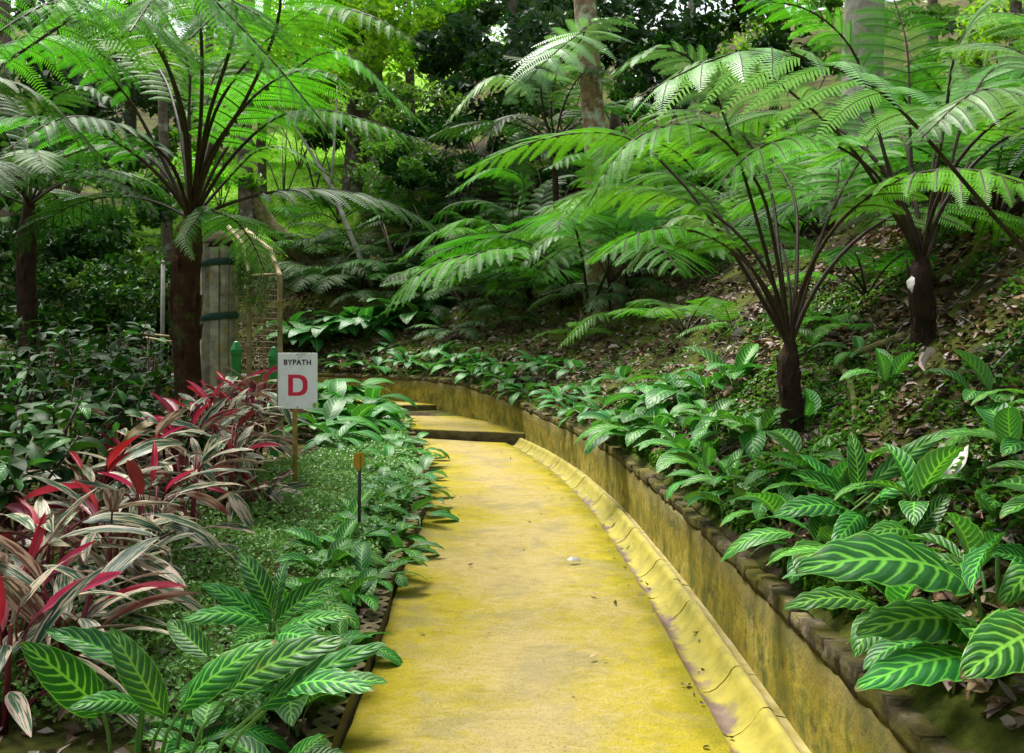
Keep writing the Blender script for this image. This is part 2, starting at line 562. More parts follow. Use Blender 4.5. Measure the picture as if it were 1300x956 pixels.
def soil_mat():
    m, n, l, bs = new_mat('forest_floor')
    t = NT(m)
    pos = t.pos()
    soil = t.ramp(t.noise(pos, 7, 8, .7), [(.3, (.022, .015, .009)), (.55, (.06, .04, .022)), (.75, (.13, .09, .055))])
    moss = t.ramp(t.noise(pos, 1.3, 6, .65), [(.42, 0), (.56, 1)])
    mc = t.ramp(t.noise(pos, 18, 5, .7), [(.3, (.035, .055, .008)), (.7, (.15, .17, .022))])
    c = t.mix(moss, soil, mc)
    at = t.n.new('ShaderNodeAttribute')
    at.attribute_name = 'tint'       # red = grass cover
    sp = t.n.new('ShaderNodeSeparateColor')
    t.l.new(at.outputs['Color'], sp.inputs[0])
    gr = t.ramp(t.noise(pos, 2, 6, .7), [(.3, (.13, .30, .02)), (.7, (.28, .48, .05))])
    k = t.math('ADD', sp.outputs[0], t.math('MULTIPLY', t.math('SUBTRACT', t.noise(pos, .8, 5), .5), .9))
    c = t.mix(t.ramp(k, [(.4, 0), (.6, 1)]), c, gr)
    t.set(bs.inputs['Base Color'], c)
    bs.inputs['Roughness'].default_value = .95
    bs.inputs['Specular IOR Level'].default_value = .15
    t.set(bs.inputs['Normal'], t.bump(t.noise(pos, 14, 8, .75), 1, .05))
    return m


MAT['soil'] = soil_mat()


# ------------------------------------------------------------------ the lie of the land
def catmull(pts, step):
    pts = [Vector((*p, 0)) for p in pts]
    pts = [pts[0] * 2 - pts[1]] + pts + [pts[-1] * 2 - pts[-2]]
    out = []
    for i in range(1, len(pts) - 2):
        a, b, c, d = pts[i - 1:i + 3]
        n = max(2, int((c - b).length / .05))
        for k in range(n):
            t = k / n
            out.append(.5 * ((2 * b) + (c - a) * t + (2 * a - 5 * b + 4 * c - d) * t * t + (3 * b - a - 3 * c + d) * t ** 3))
    out.append(pts[-2])
    a = np.array([(p.x, p.y) for p in out])
    L = np.r_[0, np.cumsum(np.linalg.norm(np.diff(a, axis=0), axis=1))]
    f = np.arange(0, L[-1], step)
    return np.stack([np.interp(f, L, a[:, 0]), np.interp(f, L, a[:, 1])], 1)


WALL = catmull([(1.06, -24), (1.06, -4), (1.06, 0), (1.055, 4), (1.02, 6), (.90, 8.5), (.60, 11), (.10, 13.2), (-.6, 15), (-1.45, 16.5), (-2.6, 17.6),
                (-4.2, 18.3), (-7, 18.6), (-10, 17.8), (-13.5, 14.5), (-15, 9), (-15.5, 0), (-15.5, -24)], .1)
LEFT = catmull([(-.60, -12), (-.60, -4), (-.60, 0), (-.62, 4), (-.68, 5.7), (-.74, 8.3), (-.98, 11), (-1.4, 13.3), (-2.05, 15.2), (-2.9, 16.3), (-4.3, 16.95), (-7, 17.2), (-9.5, 16.6)], .1)


def tangents(c):
    t = np.gradient(c, axis=0)
    return t / np.linalg.norm(t, axis=1, keepdims=True)


WT = tangents(WALL)
WN = np.stack([WT[:, 1], -WT[:, 0]], 1)       # outward: the bank's side
S_ALONG = np.arange(len(WALL)) * .1


def near(x, y):
    d = (WALL[:, 0] - x) ** 2 + (WALL[:, 1] - y) ** 2
    i = int(d.argmin())
    return i, (x - WALL[i, 0]) * WN[i, 0] + (y - WALL[i, 1]) * WN[i, 1]


def rise(y, x=0):
    """the path's own level"""
    if x < -3.5:
        return .26
    return 0 if y < 12.7 else (.13 if y < 16 else .26)


def smooth(a, b, x):
    k = min(1, max(0, (x - a) / (b - a)))
    return k * k * (3 - 2 * k)


def base_rise(y):
    return .26 * smooth(11.5, 16.5, y)


def bank(i, t, x, y):
    sl = .78 + (.56 - .78) * smooth(6, 16, WALL[i, 1]) if WALL[i, 0] > -3 else .56 - .12 * smooth(3, 9, -WALL[i, 0])
    t = max(t, 0)
    z = .40 + base_rise(WALL[i, 1] if WALL[i, 0] > -6 else 17)
    z += sl * t if t < 8 else sl * 8 + (t - 8) * (.36 if t < 30 else .42) if t < 30 else sl * 8 + 22 * .36 + (t - 30) * .42
    z += smooth(.1, 1.2, t) * (.13 * noise.noise(Vector((x * .9, y * .9, 3))) + .05 * noise.noise(Vector((x * 3.1, y * 3.1, 8))))
    z += smooth(2, 10, t) * .5 * noise.noise(Vector((x * .22, y * .22, 5)))
    return z


def low(x, y):
    """the bed left of the path"""
    j = int(((LEFT[:, 0] - x) ** 2 + (LEFT[:, 1] - y) ** 2).argmin())
    tl = np.array(LEFT[min(j + 1, len(LEFT) - 1)] - LEFT[max(j - 1, 0)])
    s = (x - LEFT[j, 0]) * -tl[1] + (y - LEFT[j, 1]) * tl[0]
    s /= np.linalg.norm(tl) + 1e-9                 # positive on the bed's side
    b = base_rise(y)
    return (.045 + b + .16 * smooth(.3, 2.5, s) + .05 * noise.noise(Vector((x, y, 1)))) * smooth(-.02, .22, s) + (b - .1) * (1 - smooth(-.02, .22, s)), s


def H(x, y):
    i, t = near(x, y)
    if t > .12:
        return bank(i, t, x, y)
    return low(x, y)[0]


def hit(px, py, d0=2.2, d1=70):
    """first ground point seen through photo pixel (px, py)"""
    d = d0
    while d < d1:
        p = P(px, py, d)
        if p.z < H(p.x, p.y):
            a, b = d / 1.02, d
            for _ in range(7):
                m = (a + b) / 2
                q = P(px, py, m)
                if q.z < H(q.x, q.y):
                    b = m
                else:
                    a = m
            return P(px, py, b)
        d *= 1.02
    return P(px, py, d1)


def ground_at(x, y, dz=0):
    return Vector((x, y, H(x, y) + dz))


# bank sheet, in wall coordinates
ts = [.06]
while ts[-1] < 62:
    ts.append(ts[-1] + max(.07, ts[-1] * .055))
V, Fc, TC = [], [], []
idx = list(range(0, len(WALL), 2))
for i in idx:
    for t in ts:
        x, y = WALL[i] + WN[i] * t
        V.append((x, y, bank(i, t, x, y)))
        g = smooth(4, 7, t) * smooth(23, 26, y) * smooth(-12, -10, x) * (1 - smooth(-5, -3.4, x))
        TC.append((g, 0, 0))
nt = len(ts)
for a in range(len(idx) - 1):
    for b in range(nt - 1):
        k = a * nt + b
        Fc.append((k, k + nt, k + nt + 1, k + 1))
Fc = [f[::-1] for f in Fc]
bank_o = obj('hillside', mesh('hillside', V, Fc, [MAT['soil']], col=np.array(TC)))
bank_o['kind'] = 'structure'

V, Fc = [], []
xs = np.arange(-16.2, 1.3, .16)
ys = np.concatenate([np.arange(-24, 1, .6), np.arange(1, 19.2, .16)])
ix = {}
for a, x in enumerate(xs):
    for b, y in enumerate(ys):
        i, t = near(x, y)
        if t < .15:
            ix[a, b] = len(V)
            V.append((x, y, low(x, y)[0]))
for a in range(len(xs) - 1):
    for b in range(len(ys) - 1):
        q = [(a, b), (a + 1, b), (a + 1, b + 1), (a, b + 1)]
        if all(k in ix for k in q):
            Fc.append([ix[k] for k in q])
g = obj('ground', mesh('ground', V, Fc, [MAT['soil']], col=np.zeros((len(V), 3))))
g['kind'] = 'structure'


def sub(curve, p, q, n):
    """n points of a curve from nearest to p up to nearest to q"""
    i = int(((curve - np.array(p)) ** 2).sum(1).argmin())
    j = int(((curve - np.array(q)) ** 2).sum(1).argmin())
    f = np.linspace(i, j, n)
    k = f.astype(int)
    k2 = np.minimum(k + 1, len(curve) - 1)
    w = (f - k)[:, None]
    return curve[k] * (1 - w) + curve[k2] * w


WIN = WALL - WN * .275                           # path side of the drain
WFACE = WALL - WN * .0


def slab(name, L, R, z, depth, mats, nv=18):
    n = len(L)
    V, Fc, UV, M = [], [], [], []
    s = 0
    for k in range(n):
        if k:
            s += np.linalg.norm((L[k] + R[k]) / 2 - (L[k - 1] + R[k - 1]) / 2)
        for j in range(nv):
            f = j / (nv - 1)
            x, y = L[k] * (1 - f) + R[k] * f
            e = .012 * noise.noise(Vector((y * 6, x * 6, z))) * (1 if j in (0, nv - 1) else 0)
            V.append((x + e, y, z + .006 * noise.noise(Vector((x * 2.5, y * 2.5, z * 9)))))
            UV.append((f, s))
    for k in range(n - 1):
        for j in range(nv - 1):
            a = k * nv + j
            Fc.append((a, a + 1, a + nv + 1, a + nv))
            M.append(0)
    # skirts, with a worn round edge at the front
    b0 = len(V)
    ring = [k for k in range(nv)]
    for j in ring:
        x, y, zz = V[j]
        V.append((x + .004 * noise.noise(Vector((x * 9, y * 9, 2))), y - .012 - .01 * noise.noise(Vector((x * 7, 1, 2))), zz - .014))
        UV.append(UV[j])
    for j in ring:
        x, y, zz = V[b0 + j]
        V.append((x, y - .002, z - depth))
        UV.append(UV[j])
    for j in range(nv - 1):
        Fc.append((j + 1, j, b0 + j, b0 + j + 1))
        M.append(0)
        Fc.append((b0 + j + 1, b0 + j, b0 + nv + j, b0 + nv + j + 1))
        M.append(1)
    for sgn, j in ((1, 0), (-1, nv - 1)):
        c0 = len(V)
        for dz_ in (0, 1):
            for k in range(n):
                x, y, zz = V[k * nv + j]
                V.append((x, y, z - depth if dz_ else zz))
                UV.append((.5, 0))
        for k in range(n - 1):
            f = (c0 + k, c0 + k + 1, c0 + n + k + 1, c0 + n + k)
            Fc.append(f if sgn > 0 else f[::-1])
            M.append(1)
    o = obj(name, mesh(name, V, Fc, mats, M, UV))
    o['kind'] = 'structure'
    return o


PM = [MAT['path'], MAT['riser']]
slab('path', sub(LEFT, (-.6, -8), (-1.42, 13.45), 260), sub(WIN, (.79, -8), (-.05, 12.86), 260), 0, .1, PM)
slab('path_step', sub(LEFT, (-1.55, 13.55), (-2.62, 16.05), 50), sub(WALL, (.08, 12.9), (-1.42, 16.25), 50), .13, .2, PM)
slab('path_step', sub(LEFT, (-2.55, 15.95), (-6.2, 17.15), 50), sub(WALL, (-1.40, 16.3), (-6.4, 18.55), 50), .26, .2, PM)

# ------------------------------------------------------------------ retaining wall with its cap stones
wall = thing('retaining_wall', 'curved low retaining wall of mossy yellow render under rough stones, right of the path', 'wall', (1.1, 6, 0))
wi = [i for i in range(len(WALL)) if -3 < WALL[i, 1] and -9 < WALL[i, 0]]
V, Fc, UV = [], [], []
prof = [(0, -.12), (0, 0), (.0, .10), (.0, .19), (.0, .28), (.0, .365), (.012, .385), (.16, .39), (.17, -.12)]
for a, i in enumerate(wi):
    z0 = base_rise(WALL[i, 1])
    for o_, z in prof:
        x, y = WALL[i] + WN[i] * (o_ + .014 * noise.noise(Vector((S_ALONG[i] * 1.7, z * 7, 2))))
        V.append((x, y, z + z0))
        UV.append((S_ALONG[i], z / .385))
n = len(prof)
for a in range(len(wi) - 1):
    for b in range(n - 1):
        Fc.append((a * n + b, a * n + b + 1, (a + 1) * n + b + 1, (a + 1) * n + b))
Fc = [f[::-1] for f in Fc]
w0 = obj('rendered_face', mesh('rendered_face', V, Fc, [MAT['wall']], None, UV), wall)
wall.location = (0, 0, 0)


def lumpy_box(name, mat, seed, amp=.09):
    n = 3
    pts, ix, Fs = [], {}, []

    def vid(p):
        k = tuple(round(c, 4) for c in p)
        if k not in ix:
            ix[k] = len(pts)
            v = Vector(p)
            v = v * (1 - .05 * max(0, v.length - .62))
            v += Vector([amp * noise.noise(v * 2.3 + Vector((seed * 5.1, j * 9.7, seed))) for j in range(3)])
            pts.append(v)
        return ix[k]
    for ax in range(3):
        for sg in (-1, 1):
            for i in range(n):
                for j in range(n):
                    q = []
                    for a, b in ((0, 0), (1, 0), (1, 1), (0, 1)):
                        c = [0, 0, 0]
                        c[ax] = sg * .5
                        c[(ax + 1) % 3] = (i + a) / n - .5
                        c[(ax + 2) % 3] = (j + b) / n - .5
                        q.append(vid(c))
                    Fs.append(q if sg > 0 else q[::-1])
    return mesh(name, [tuple(p) for p in pts], Fs, [mat])


stones = [lumpy_box('stone', MAT['stone'], k) for k in range(7)]
for course in range(1):
    s = 21.2 + course * .07
    cnt = 0
    while s < S_ALONG[wi[-1]] and cnt < 240:
        i = min(len(WALL) - 1, int(s / .1))
        if WALL[i, 1] > 1.8 and WALL[i, 0] > -5:
            ln = random.uniform(.10, .26) * (1.3 if WALL[i, 1] > 10 else 1)
            i2 = min(len(WALL) - 1, int((s + ln / 2) / .1))
            fr = (s + ln / 2) / .1 - i2
            c = WALL[i2] + WT[i2] * fr * .1 + WN[i2] * (.086 + random.uniform(-.005, .008))
            h = random.uniform(.055, .085)
            o = obj('stone', random.choice(stones), wall)
            o.location = (c[0], c[1], base_rise(WALL[i2, 1]) + .378 + h / 2)
            o.rotation_euler = (random.uniform(-.06, .06), random.uniform(-.06, .06), math.atan2(WT[i2, 1], WT[i2, 0]) + random.uniform(-.05, .05))
            o.scale = (ln * 1.02, .17, h * 1.04)
            s += ln + random.uniform(.0, .008)
            cnt += 1
        else:
            s += .1

# drain of clay half-pipes at the foot of the wall
drain = thing('drain_channel', 'shallow clay drain channel with a raised pale lip at the foot of the wall', 'drain')
dprof = [(-.272, -.012), (-.255, -.035), (-.23, -.05), (-.205, -.05), (-.175, -.035), (-.14, -.002), (-.118, .026), (-.108, .046), (-.092, .060), (-.072, .062), (-.056, .050), (-.05, .03), (-.004, .022)]
s_a, s_b = 21.0, S_ALONG[int(((WALL - np.array((.06, 12.8))) ** 2).sum(1).argmin())] + .05


def wall_at(s):
    f = s / .1
    i = min(len(WALL) - 2, int(f))
    w = f - i
    p = WALL[i] * (1 - w) + WALL[i + 1] * w
    nn = WN[i] * (1 - w) + WN[i + 1] * w
    return p, nn


s = s_a
k = 0
while s < s_b:
    ln = random.uniform(.42, .55)
    e = min(s + ln, s_b)
    V, Fc, UV = [], [], []
    js, jz = random.uniform(-.003, .003), random.uniform(-.003, .003)
    for a in range(6):
        q = s + .003 + (e - s - .006) * a / 5
        p, nn = wall_at(q)
        fl = .0
        for b, (o_, z) in enumerate(dprof):
            wob = .0022 * noise.noise(Vector((q * 5, o_ * 20, 1)))
            xy = p + nn * (min(-.003, o_ + js * (0 < b < 12)))
            V.append((xy[0], xy[1], z + jz * (b > 0) + wob + fl * (0 < b < 8) + (0 if b else 0)))
            UV.append((b / 12, q))
    m_ = len(dprof)
    for a in range(5):
        for b in range(m_ - 1):
            Fc.append((a * m_ + b, a * m_ + b + 1, (a + 1) * m_ + b + 1, (a + 1) * m_ + b))
    Fc = [f[::-1] for f in Fc]
    # end faces and a thickness below
    base = len(V)
    for a in (0, 5):
        b0 = len(V)
        for dz_ in (0, -.09):
            for b in range(m_):
                v = V[a * m_ + b]
                V.append((v[0], v[1], v[2] + dz_))
                UV.append((.5, 0))
        for b in range(m_ - 1):
            f = (b0 + b, b0 + m_ + b, b0 + m_ + b + 1, b0 + b + 1)
            Fc.append(f if a == 0 else f[::-1])
    obj('channel_tile', mesh('channel_tile', V, Fc, [MAT['tile']], None, UV), drain)
    s = e
    k += 1

# hollow-block edging on the left side of the path
edging = thing('path_edging', 'row of hollow concrete blocks edging the left side of the yellow path', 'edging')


def hollow_block():
    b = MB()
    L_, w, h = .30, .10, .15
    N = 8
    for c in (-.1, 0, .1):
        outer, inner = [], []
        for q in range(N):
            an = 2 * PI * (q + .5) / N
            ca, sa = math.cos(an), math.sin(an)
            k_ = .05 / max(abs(ca), abs(sa))
            outer.append((c + ca * k_, sa * k_, h))
            inner.append((c + ca * .017, sa * .017, h - .004))
        deep = [(x, y, h - .06) for x, y, z in inner]
        F_ = []
        for q in range(N):
            r = (q + 1) % N
            F_ += [(q, r, N + r, N + q), (N + q, N + r, 2 * N + r, 2 * N + q)]
        F_.append(tuple(range(2 * N, 3 * N)))
        b.add(outer + inner + deep, F_)
    x, y = L_ / 2, w / 2
    vs = [(-x, -y, 0), (x, -y, 0), (x, y, 0), (-x, y, 0), (-x, -y, h), (x, -y, h), (x, y, h), (-x, y, h)]
    b.add(vs, [(0, 1, 5, 4), (1, 2, 6, 5), (2, 3, 7, 6), (3, 0, 4, 7)])
    return mesh('block', b.V, b.F, [MAT['block']], smooth=False)


hb = hollow_block()
lt = tangents(LEFT)
s = 0.
i0 = int(((LEFT - np.array((-.61, 1.6))) ** 2).sum(1).argmin())
i1 = int(((LEFT - np.array((-1.5, 13.5))) ** 2).sum(1).argmin())
f = i0
while f < i1:
    i = int(f)
    nl = np.array((-lt[i, 1], lt[i, 0]))
    c = LEFT[i] + nl * (.062 + random.uniform(-.006, .006)) + lt[i] * (f - i) * .1
    o = obj('block', hb, edging)
    o.location = (c[0], c[1], -.075 + random.uniform(-.008, .008) + base_rise(c[1]))
    o.rotation_euler = (random.uniform(-.02, .02), random.uniform(-.02, .02), math.atan2(lt[i, 1], lt[i, 0]) + random.uniform(-.02, .02))
    f += 3.08


# ------------------------------------------------------------------ leaf, frond and crown meshes
def leaf_mesh(name, mat, width, th0, th1, petiole=0., pth=None, fold=.15, wave=.012, nu=12, nv=6, pmat=None, blunt=.8, roll=0., prad=.008, twist=0.):
    """a leaf of blade length 1 along +X from the origin; pitch th0 -> th1 along the blade; an optional petiole before it"""
    b = MB()
    x = z = 0.
    if petiole:
        pts, n = [(0, 0, 0)], 5
        for k in range(n):
            th = pth + (th0 - pth) * ((k + .5) / n) ** 2
            x += math.cos(th) * petiole / n
            z += math.sin(th) * petiole / n
            pts.append((x, 0, z))
        b.tube(pts, [prad * 1.3] + [prad] * n, 5, 1, cap=False)
    V, UV, Fc = [], [], []
    for i in range(nu + 1):
        u = i / nu
        th = th0 + (th1 - th0) * u
        if i:
            x += math.cos(th) / nu
            z += math.sin(th) / nu
        w = width / 2 * max(.02, math.sin(PI * min(1, u ** blunt * .985 + .012)) ** .72)
        for j in range(nv + 1):
            v = j / nv * 2 - 1
            a = abs(v)
            up = a * w * fold - roll * a * a * w + wave * math.sin(u * 34 + (1.2 if v > 0 else 0)) * a
            y = v * w * (1 - .12 * abs(roll) * a)
            tw = twist * u
            y, up = y * math.cos(tw) - up * math.sin(tw), y * math.sin(tw) + up * math.cos(tw)
            V.append((x - math.sin(th) * up, y, z + math.cos(th) * up))
            UV.append((u, j / nv))
    for i in range(nu):
        for j in range(nv):
            k = i * (nv + 1) + j
            Fc.append((k, k + nv + 1, k + nv + 2, k + 1))
    b.add(V, Fc, 0, UV)
    return mesh(name, b.V, b.F, [mat, pmat or MAT['petiole']], b.M, b.UV)


def bez(p, n):
    t = np.linspace(0, 1, n)[:, None]
    p = [np.array(q, dtype=float) for q in p]
    if len(p) == 3:
        return p[0] * (1 - t) ** 2 + p[1] * 2 * t * (1 - t) + p[2] * t ** 2
    return p[0] * (1 - t) ** 3 + p[1] * 3 * t * (1 - t) ** 2 + p[2] * 3 * t * t * (1 - t) + p[3] * t ** 3


def through(p0, mids, p1, n=40):
    """smooth curve through the points"""
    pts = [np.array(p, dtype=float) for p in [p0, *mids, p1]]
    ext = [2 * pts[0] - pts[1]] + pts + [2 * pts[-1] - pts[-2]]
    out = []
    for i in range(1, len(ext) - 2):
        a, b, c, d = ext[i - 1:i + 3]
        for t in np.linspace(0, 1, 14, endpoint=False):
            out.append(.5 * (2 * b + (c - a) * t + (2 * a - 5 * b + 4 * c - d) * t * t + (3 * b - a - 3 * c + d) * t ** 3))
    out.append(pts[-1])
    out = np.array(out)
    L = np.r_[0, np.cumsum(np.linalg.norm(np.diff(out, axis=0), axis=1))]
    return np.stack([np.interp(np.linspace(0, L[-1], n), L, out[:, k]) for k in range(3)], 1)


def frond_mesh(C, W_, mat, npin=None, npnl=None, stipe=.3, droop=.25, stalk=None, r0=.014, seed=0, sweep=.35, midrib=True, pl=.108, fine=.30):
    """a bipinnate fern frond along the curve C (n,3): dark stipe, paired pinnae, comb of pinnules"""
    R = np.random.default_rng(seed)
    C = np.asarray(C, dtype=float)
    n = len(C)
    T = np.gradient(C, axis=0)
    T /= np.linalg.norm(T, axis=1, keepdims=True)
    hw_ = pl * W_
    blade = np.linalg.norm(np.diff(C, axis=0), axis=1).sum() * (1 - stipe)
    npin = npin or int(min(26, max(9, blade / (hw_ * 1.65))))
    npnl = npnl or int(min(36, max(9, W_ / (hw_ * fine))))
    h = C[-1] - C[0]
    h[2] = 0
    h /= np.linalg.norm(h) + 1e-9
    side = np.cross(h, (0, 0, 1))
    Q, S3 = [], []
    zz = np.array((0, 0, 1.))
    s_list = np.linspace(stipe, .985, npin)
    rr = np.linspace(.05, .985, npnl)
    for s in s_list:
        f = s * (n - 1)
        i = min(n - 2, int(f))
        w = f - i
        p = C[i] * (1 - w) + C[i + 1] * w
        t = T[i] * (1 - w) + T[i + 1] * w
        N = np.cross(side, t)
        N /= np.linalg.norm(N) + 1e-9
        x = (s - stipe) / (1 - stipe)
        Lp = W_ * min(1, .5 + 2.2 * x) * (1 - x ** 2.1) ** .85 + .015
        for sg in (-1, 1):
            a = sweep + .55 * x + R.normal(0, .05)
            L1 = Lp * R.uniform(.80, 1.08)
            D0 = sg * side * math.cos(a) + t * math.sin(a)
            Np = N + R.normal(0, .2, 3) + .12 * sg * side
            Np -= D0 * Np.dot(D0)
            Np /= np.linalg.norm(Np)
            dr = droop * R.uniform(.75, 1.25)
            pos = p + D0 * (L1 * rr)[:, None] - zz * (dr * L1 * rr ** 2)[:, None]
            D = D0 - zz * (2 * dr * rr)[:, None]
            D /= np.linalg.norm(D, axis=1, keepdims=True)
            Nn = Np - D * (D @ Np)[:, None]
            Nn /= np.linalg.norm(Nn, axis=1, keepdims=True)
            X = np.cross(Nn, D)
            sp = L1 / npnl
            ln = pl * L1 ** .4 * W_ ** .6 * np.minimum(1, .75 + 2 * rr) * (1 - rr ** 2.4) ** .75 + .3 * sp
            for s2 in (-1, 1):
                l2 = (ln * R.uniform(.74, 1.1, npnl))[:, None]
                tip = pos + s2 * X * l2 + D * (.30 * l2) - Nn * (.16 * l2)
                q = [pos - D * (.40 * sp), pos + D * (.40 * sp), tip + D * (.14 * sp), tip - D * (.14 * sp)]
                if s2 < 0:
                    q = q[::-1]
                Q.append(np.stack(q, 1))
            if midrib:
                m = np.linspace(.02, .95, 6)
                pm = p + D0 * (L1 * m)[:, None] - zz * (dr * L1 * m ** 2)[:, None] + N * .003
                hw = .0035 * (1 - .7 * m)[:, None] * t
                for j in range(len(m) - 1):
                    S3.append([pm[j] - hw[j], pm[j + 1] - hw[j + 1], pm[j + 1] + hw[j + 1], pm[j] + hw[j]])
    Q = np.concatenate(Q)
    b = MB()
    k = list(range(0, n, 2)) + ([n - 1] if (n - 1) % 2 else [])
    b.tube([C[i] for i in k], [r0 * (1 - .82 * i / n) for i in k], 6, 1, cap=False)
    V = np.array([tuple(v) for v in b.V])
    Fs = list(b.F)
    M = list(b.M)
    nb = len(V)
    Vq = Q.reshape(-1, 3)
    Fq = (np.arange(len(Q) * 4).reshape(-1, 4) + nb).tolist()
    Vall = [V, Vq]
    Fs += Fq
    M += [0] * len(Fq)
    if S3:
        S3 = np.array(S3).reshape(-1, 3)
        o_ = nb + len(Vq)
        F3 = (np.arange(len(S3)).reshape(-1, 4) + o_).tolist()
        Fs += F3
        M += [1] * len(F3)
        Vall.append(S3)
    return mesh('frond', np.concatenate(Vall), Fs, [mat, stalk or MAT['stalk']], M, smooth=False)


def std_frond(seed, th0, th1, W_, mat, fine=.3, stipe=.28, droop=.25, r0=.012, stalk=None):
    """unit-length frond along +X: pitch th0 at the base to th1 at the tip"""
    n = 36
    pts = [(0, 0, 0)]
    for k in range(n - 1):
        th = th0 + (th1 - th0) * (k / (n - 2)) ** 1.1
        x, y, z = pts[-1]
        pts.append((x + math.cos(th) / n, y + .02 * math.sin(seed + k * .12) / n, z + math.sin(th) / n))
    return frond_mesh(np.array(pts), W_, mat, None, None, stipe, droop, stalk, r0, seed, fine=fine)


def quads_mesh(name, c, size, mat, spread=1., aspect=.5, up=.5, seed=0, bent=True, col=None):
    """leaf-shaped folded rhombi at points c; up: how far the leaves face the sky"""
    R = np.random.default_rng(seed)
    n = len(c)
    N = R.normal(0, 1, (n, 3)) * spread
    N[:, 2] = np.abs(N[:, 2]) + up
    N /= np.linalg.norm(N, axis=1, keepdims=True)
    A = np.cross(N, R.normal(0, 1, (n, 3)))
    A /= np.linalg.norm(A, axis=1, keepdims=True)
    B = np.cross(N, A)
    s = (size * R.uniform(.6, 1.25, n))[:, None] if np.isscalar(size) else size[:, None]
    base = c - A * s * .5
    tip = c + A * s * .5 - N * s * .12
    l = c + B * s * aspect * .5 + N * s * .07 - A * s * .05
    r = c - B * s * aspect * .5 + N * s * .07 - A * s * .05
    V = np.stack([base, r, tip, l], 1).reshape(-1, 3)
    k = np.arange(n)[:, None] * 4
    Fs = np.concatenate([k + np.array([[0, 1, 2]]), k + np.array([[0, 2, 3]])])
    cc = None if col is None else np.repeat(col, 4, axis=0)
    return mesh(name, V, Fs, [mat], smooth=False, col=cc)


def litter_mesh(name, c, size, mat, seed, col):
    """curled dry leaves: six-cornered outlines folded along the midrib, with curled tips"""
    R = np.random.default_rng(seed)
    n = len(c)
    N = R.normal(0, 1, (n, 3)) * .3
    N[:, 2] = np.abs(N[:, 2]) + .6
    N /= np.linalg.norm(N, axis=1, keepdims=True)
    A = np.cross(N, R.normal(0, 1, (n, 3)))
    A /= np.linalg.norm(A, axis=1, keepdims=True)
    B = np.cross(N, A)
    s = size[:, None]
    w = s * R.uniform(.16, .30, (n, 1))
    cu = R.normal(0, .16, (n, 1)) * s
    fo = R.uniform(-.10, .22, (n, 1)) * s
    j = lambda: R.uniform(.75, 1.2, (n, 1))
    V = [c - A * s * .5 + N * cu, c - A * s * .22 + B * w * j() + N * fo, c + A * s * .2 + B * w * j() * .9 + N * fo, c + A * s * .5 + N * cu * j() + B * w * R.normal(0, .4, (n, 1)),
         c + A * s * .2 - B * w * j() * .9 + N * fo, c - A * s * .22 - B * w * j() + N * fo, c - A * s * .2, c + A * s * .2]
    V = np.stack(V, 1).reshape(-1, 3)
    f = [[0, 6, 1], [1, 6, 7], [1, 7, 2], [2, 7, 3], [0, 5, 6], [5, 7, 6], [5, 4, 7], [4, 3, 7]]
    k = np.arange(n)[:, None] * 8
    Fs = np.concatenate([k + np.array([[a, b, d]]) for a, b, d in f])
    return mesh(name, V, Fs, [mat], smooth=True, col=np.repeat(col, 8, axis=0))


def crown_pts(n, rx, rz, clumps, seed, cl=.28):
    R = np.random.default_rng(seed)
    d = R.normal(0, 1, (clumps, 3))
    d /= np.linalg.norm(d, axis=1, keepdims=True)
    c = d * (R.uniform(.35, 1, (clumps, 1)) ** .6) * np.array((rx, rx, rz))
    rad = R.uniform(.6, 1.25, clumps) * cl * rx
    k = R.integers(0, clumps, n)
    e = R.normal(0, 1, (n, 3))
    e /= np.linalg.norm(e, axis=1, keepdims=True)
    e *= (R.uniform(0, 1, (n, 1)) ** .45)
    e[:, 2] *= .6
    return c[k] + e * rad[k][:, None]


# ------------------------------------------------------------------ background wood
far_group = 'trees of the wood behind the garden'
crown_meshes = []
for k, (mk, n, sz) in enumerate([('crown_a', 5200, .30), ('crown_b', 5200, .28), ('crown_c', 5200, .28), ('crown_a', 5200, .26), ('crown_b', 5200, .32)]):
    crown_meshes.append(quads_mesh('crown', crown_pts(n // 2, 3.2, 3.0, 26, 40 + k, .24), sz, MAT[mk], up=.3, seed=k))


def tree(base, top, r0, r1, bark, crown, cscale, label, group=None, lean=0, name='tree', limbs=True, flare=.5, n=14, seed=0, crown_at=None):
    t = thing(name, label, 'tree', base, group)
    rr = random.Random(seed)
    b = MB()
    base, top = Vector(base), Vector(top)
    L = top - base
    m = 12
    pts, rad = [], []
    for k in range(m + 1):
        f = k / m
        off = Vector((math.sin(f * 3 + seed), math.cos(f * 2.3 + seed * 2), 0)) * .03 * L.length * (f * (1 - f)) * 2
        pts.append(L * f + off - (Vector((0, 0, .35)) if k == 0 else Vector()))
        rad.append((r0 * (1 - f) + r1 * f) * (1 + flare * max(0, 1 - f * 7)))
    b.tube(pts, rad, n, 0, rough=.16, seed=seed)
    b.build('trunk', [MAT[bark]], t)
    if limbs and crown is not None:
        bl = MB()
        for k in range(4):
            an = rr.uniform(0, 2 * PI)
            p = pts[m - 1 - k]
            d = Vector((math.cos(an), math.sin(an), .8)) * cscale * 1.6
            bl.tube([p, p + d * .5 + Vector((0, 0, .2)), p + d], [r1 * .8, r1 * .5, r1 * .2], 6)
        bl.build('limbs', [MAT[bark]], t)
    if crown is not None:
        o = obj('crown', crown_meshes[crown], t, (crown_at or L) + Vector((0, 0, cscale * 1.2)))
        o.scale = (cscale, cscale, cscale * rr.uniform(.8, 1.1))
        o.rotation_euler = (0, 0, rr.uniform(0, 6))
    return t


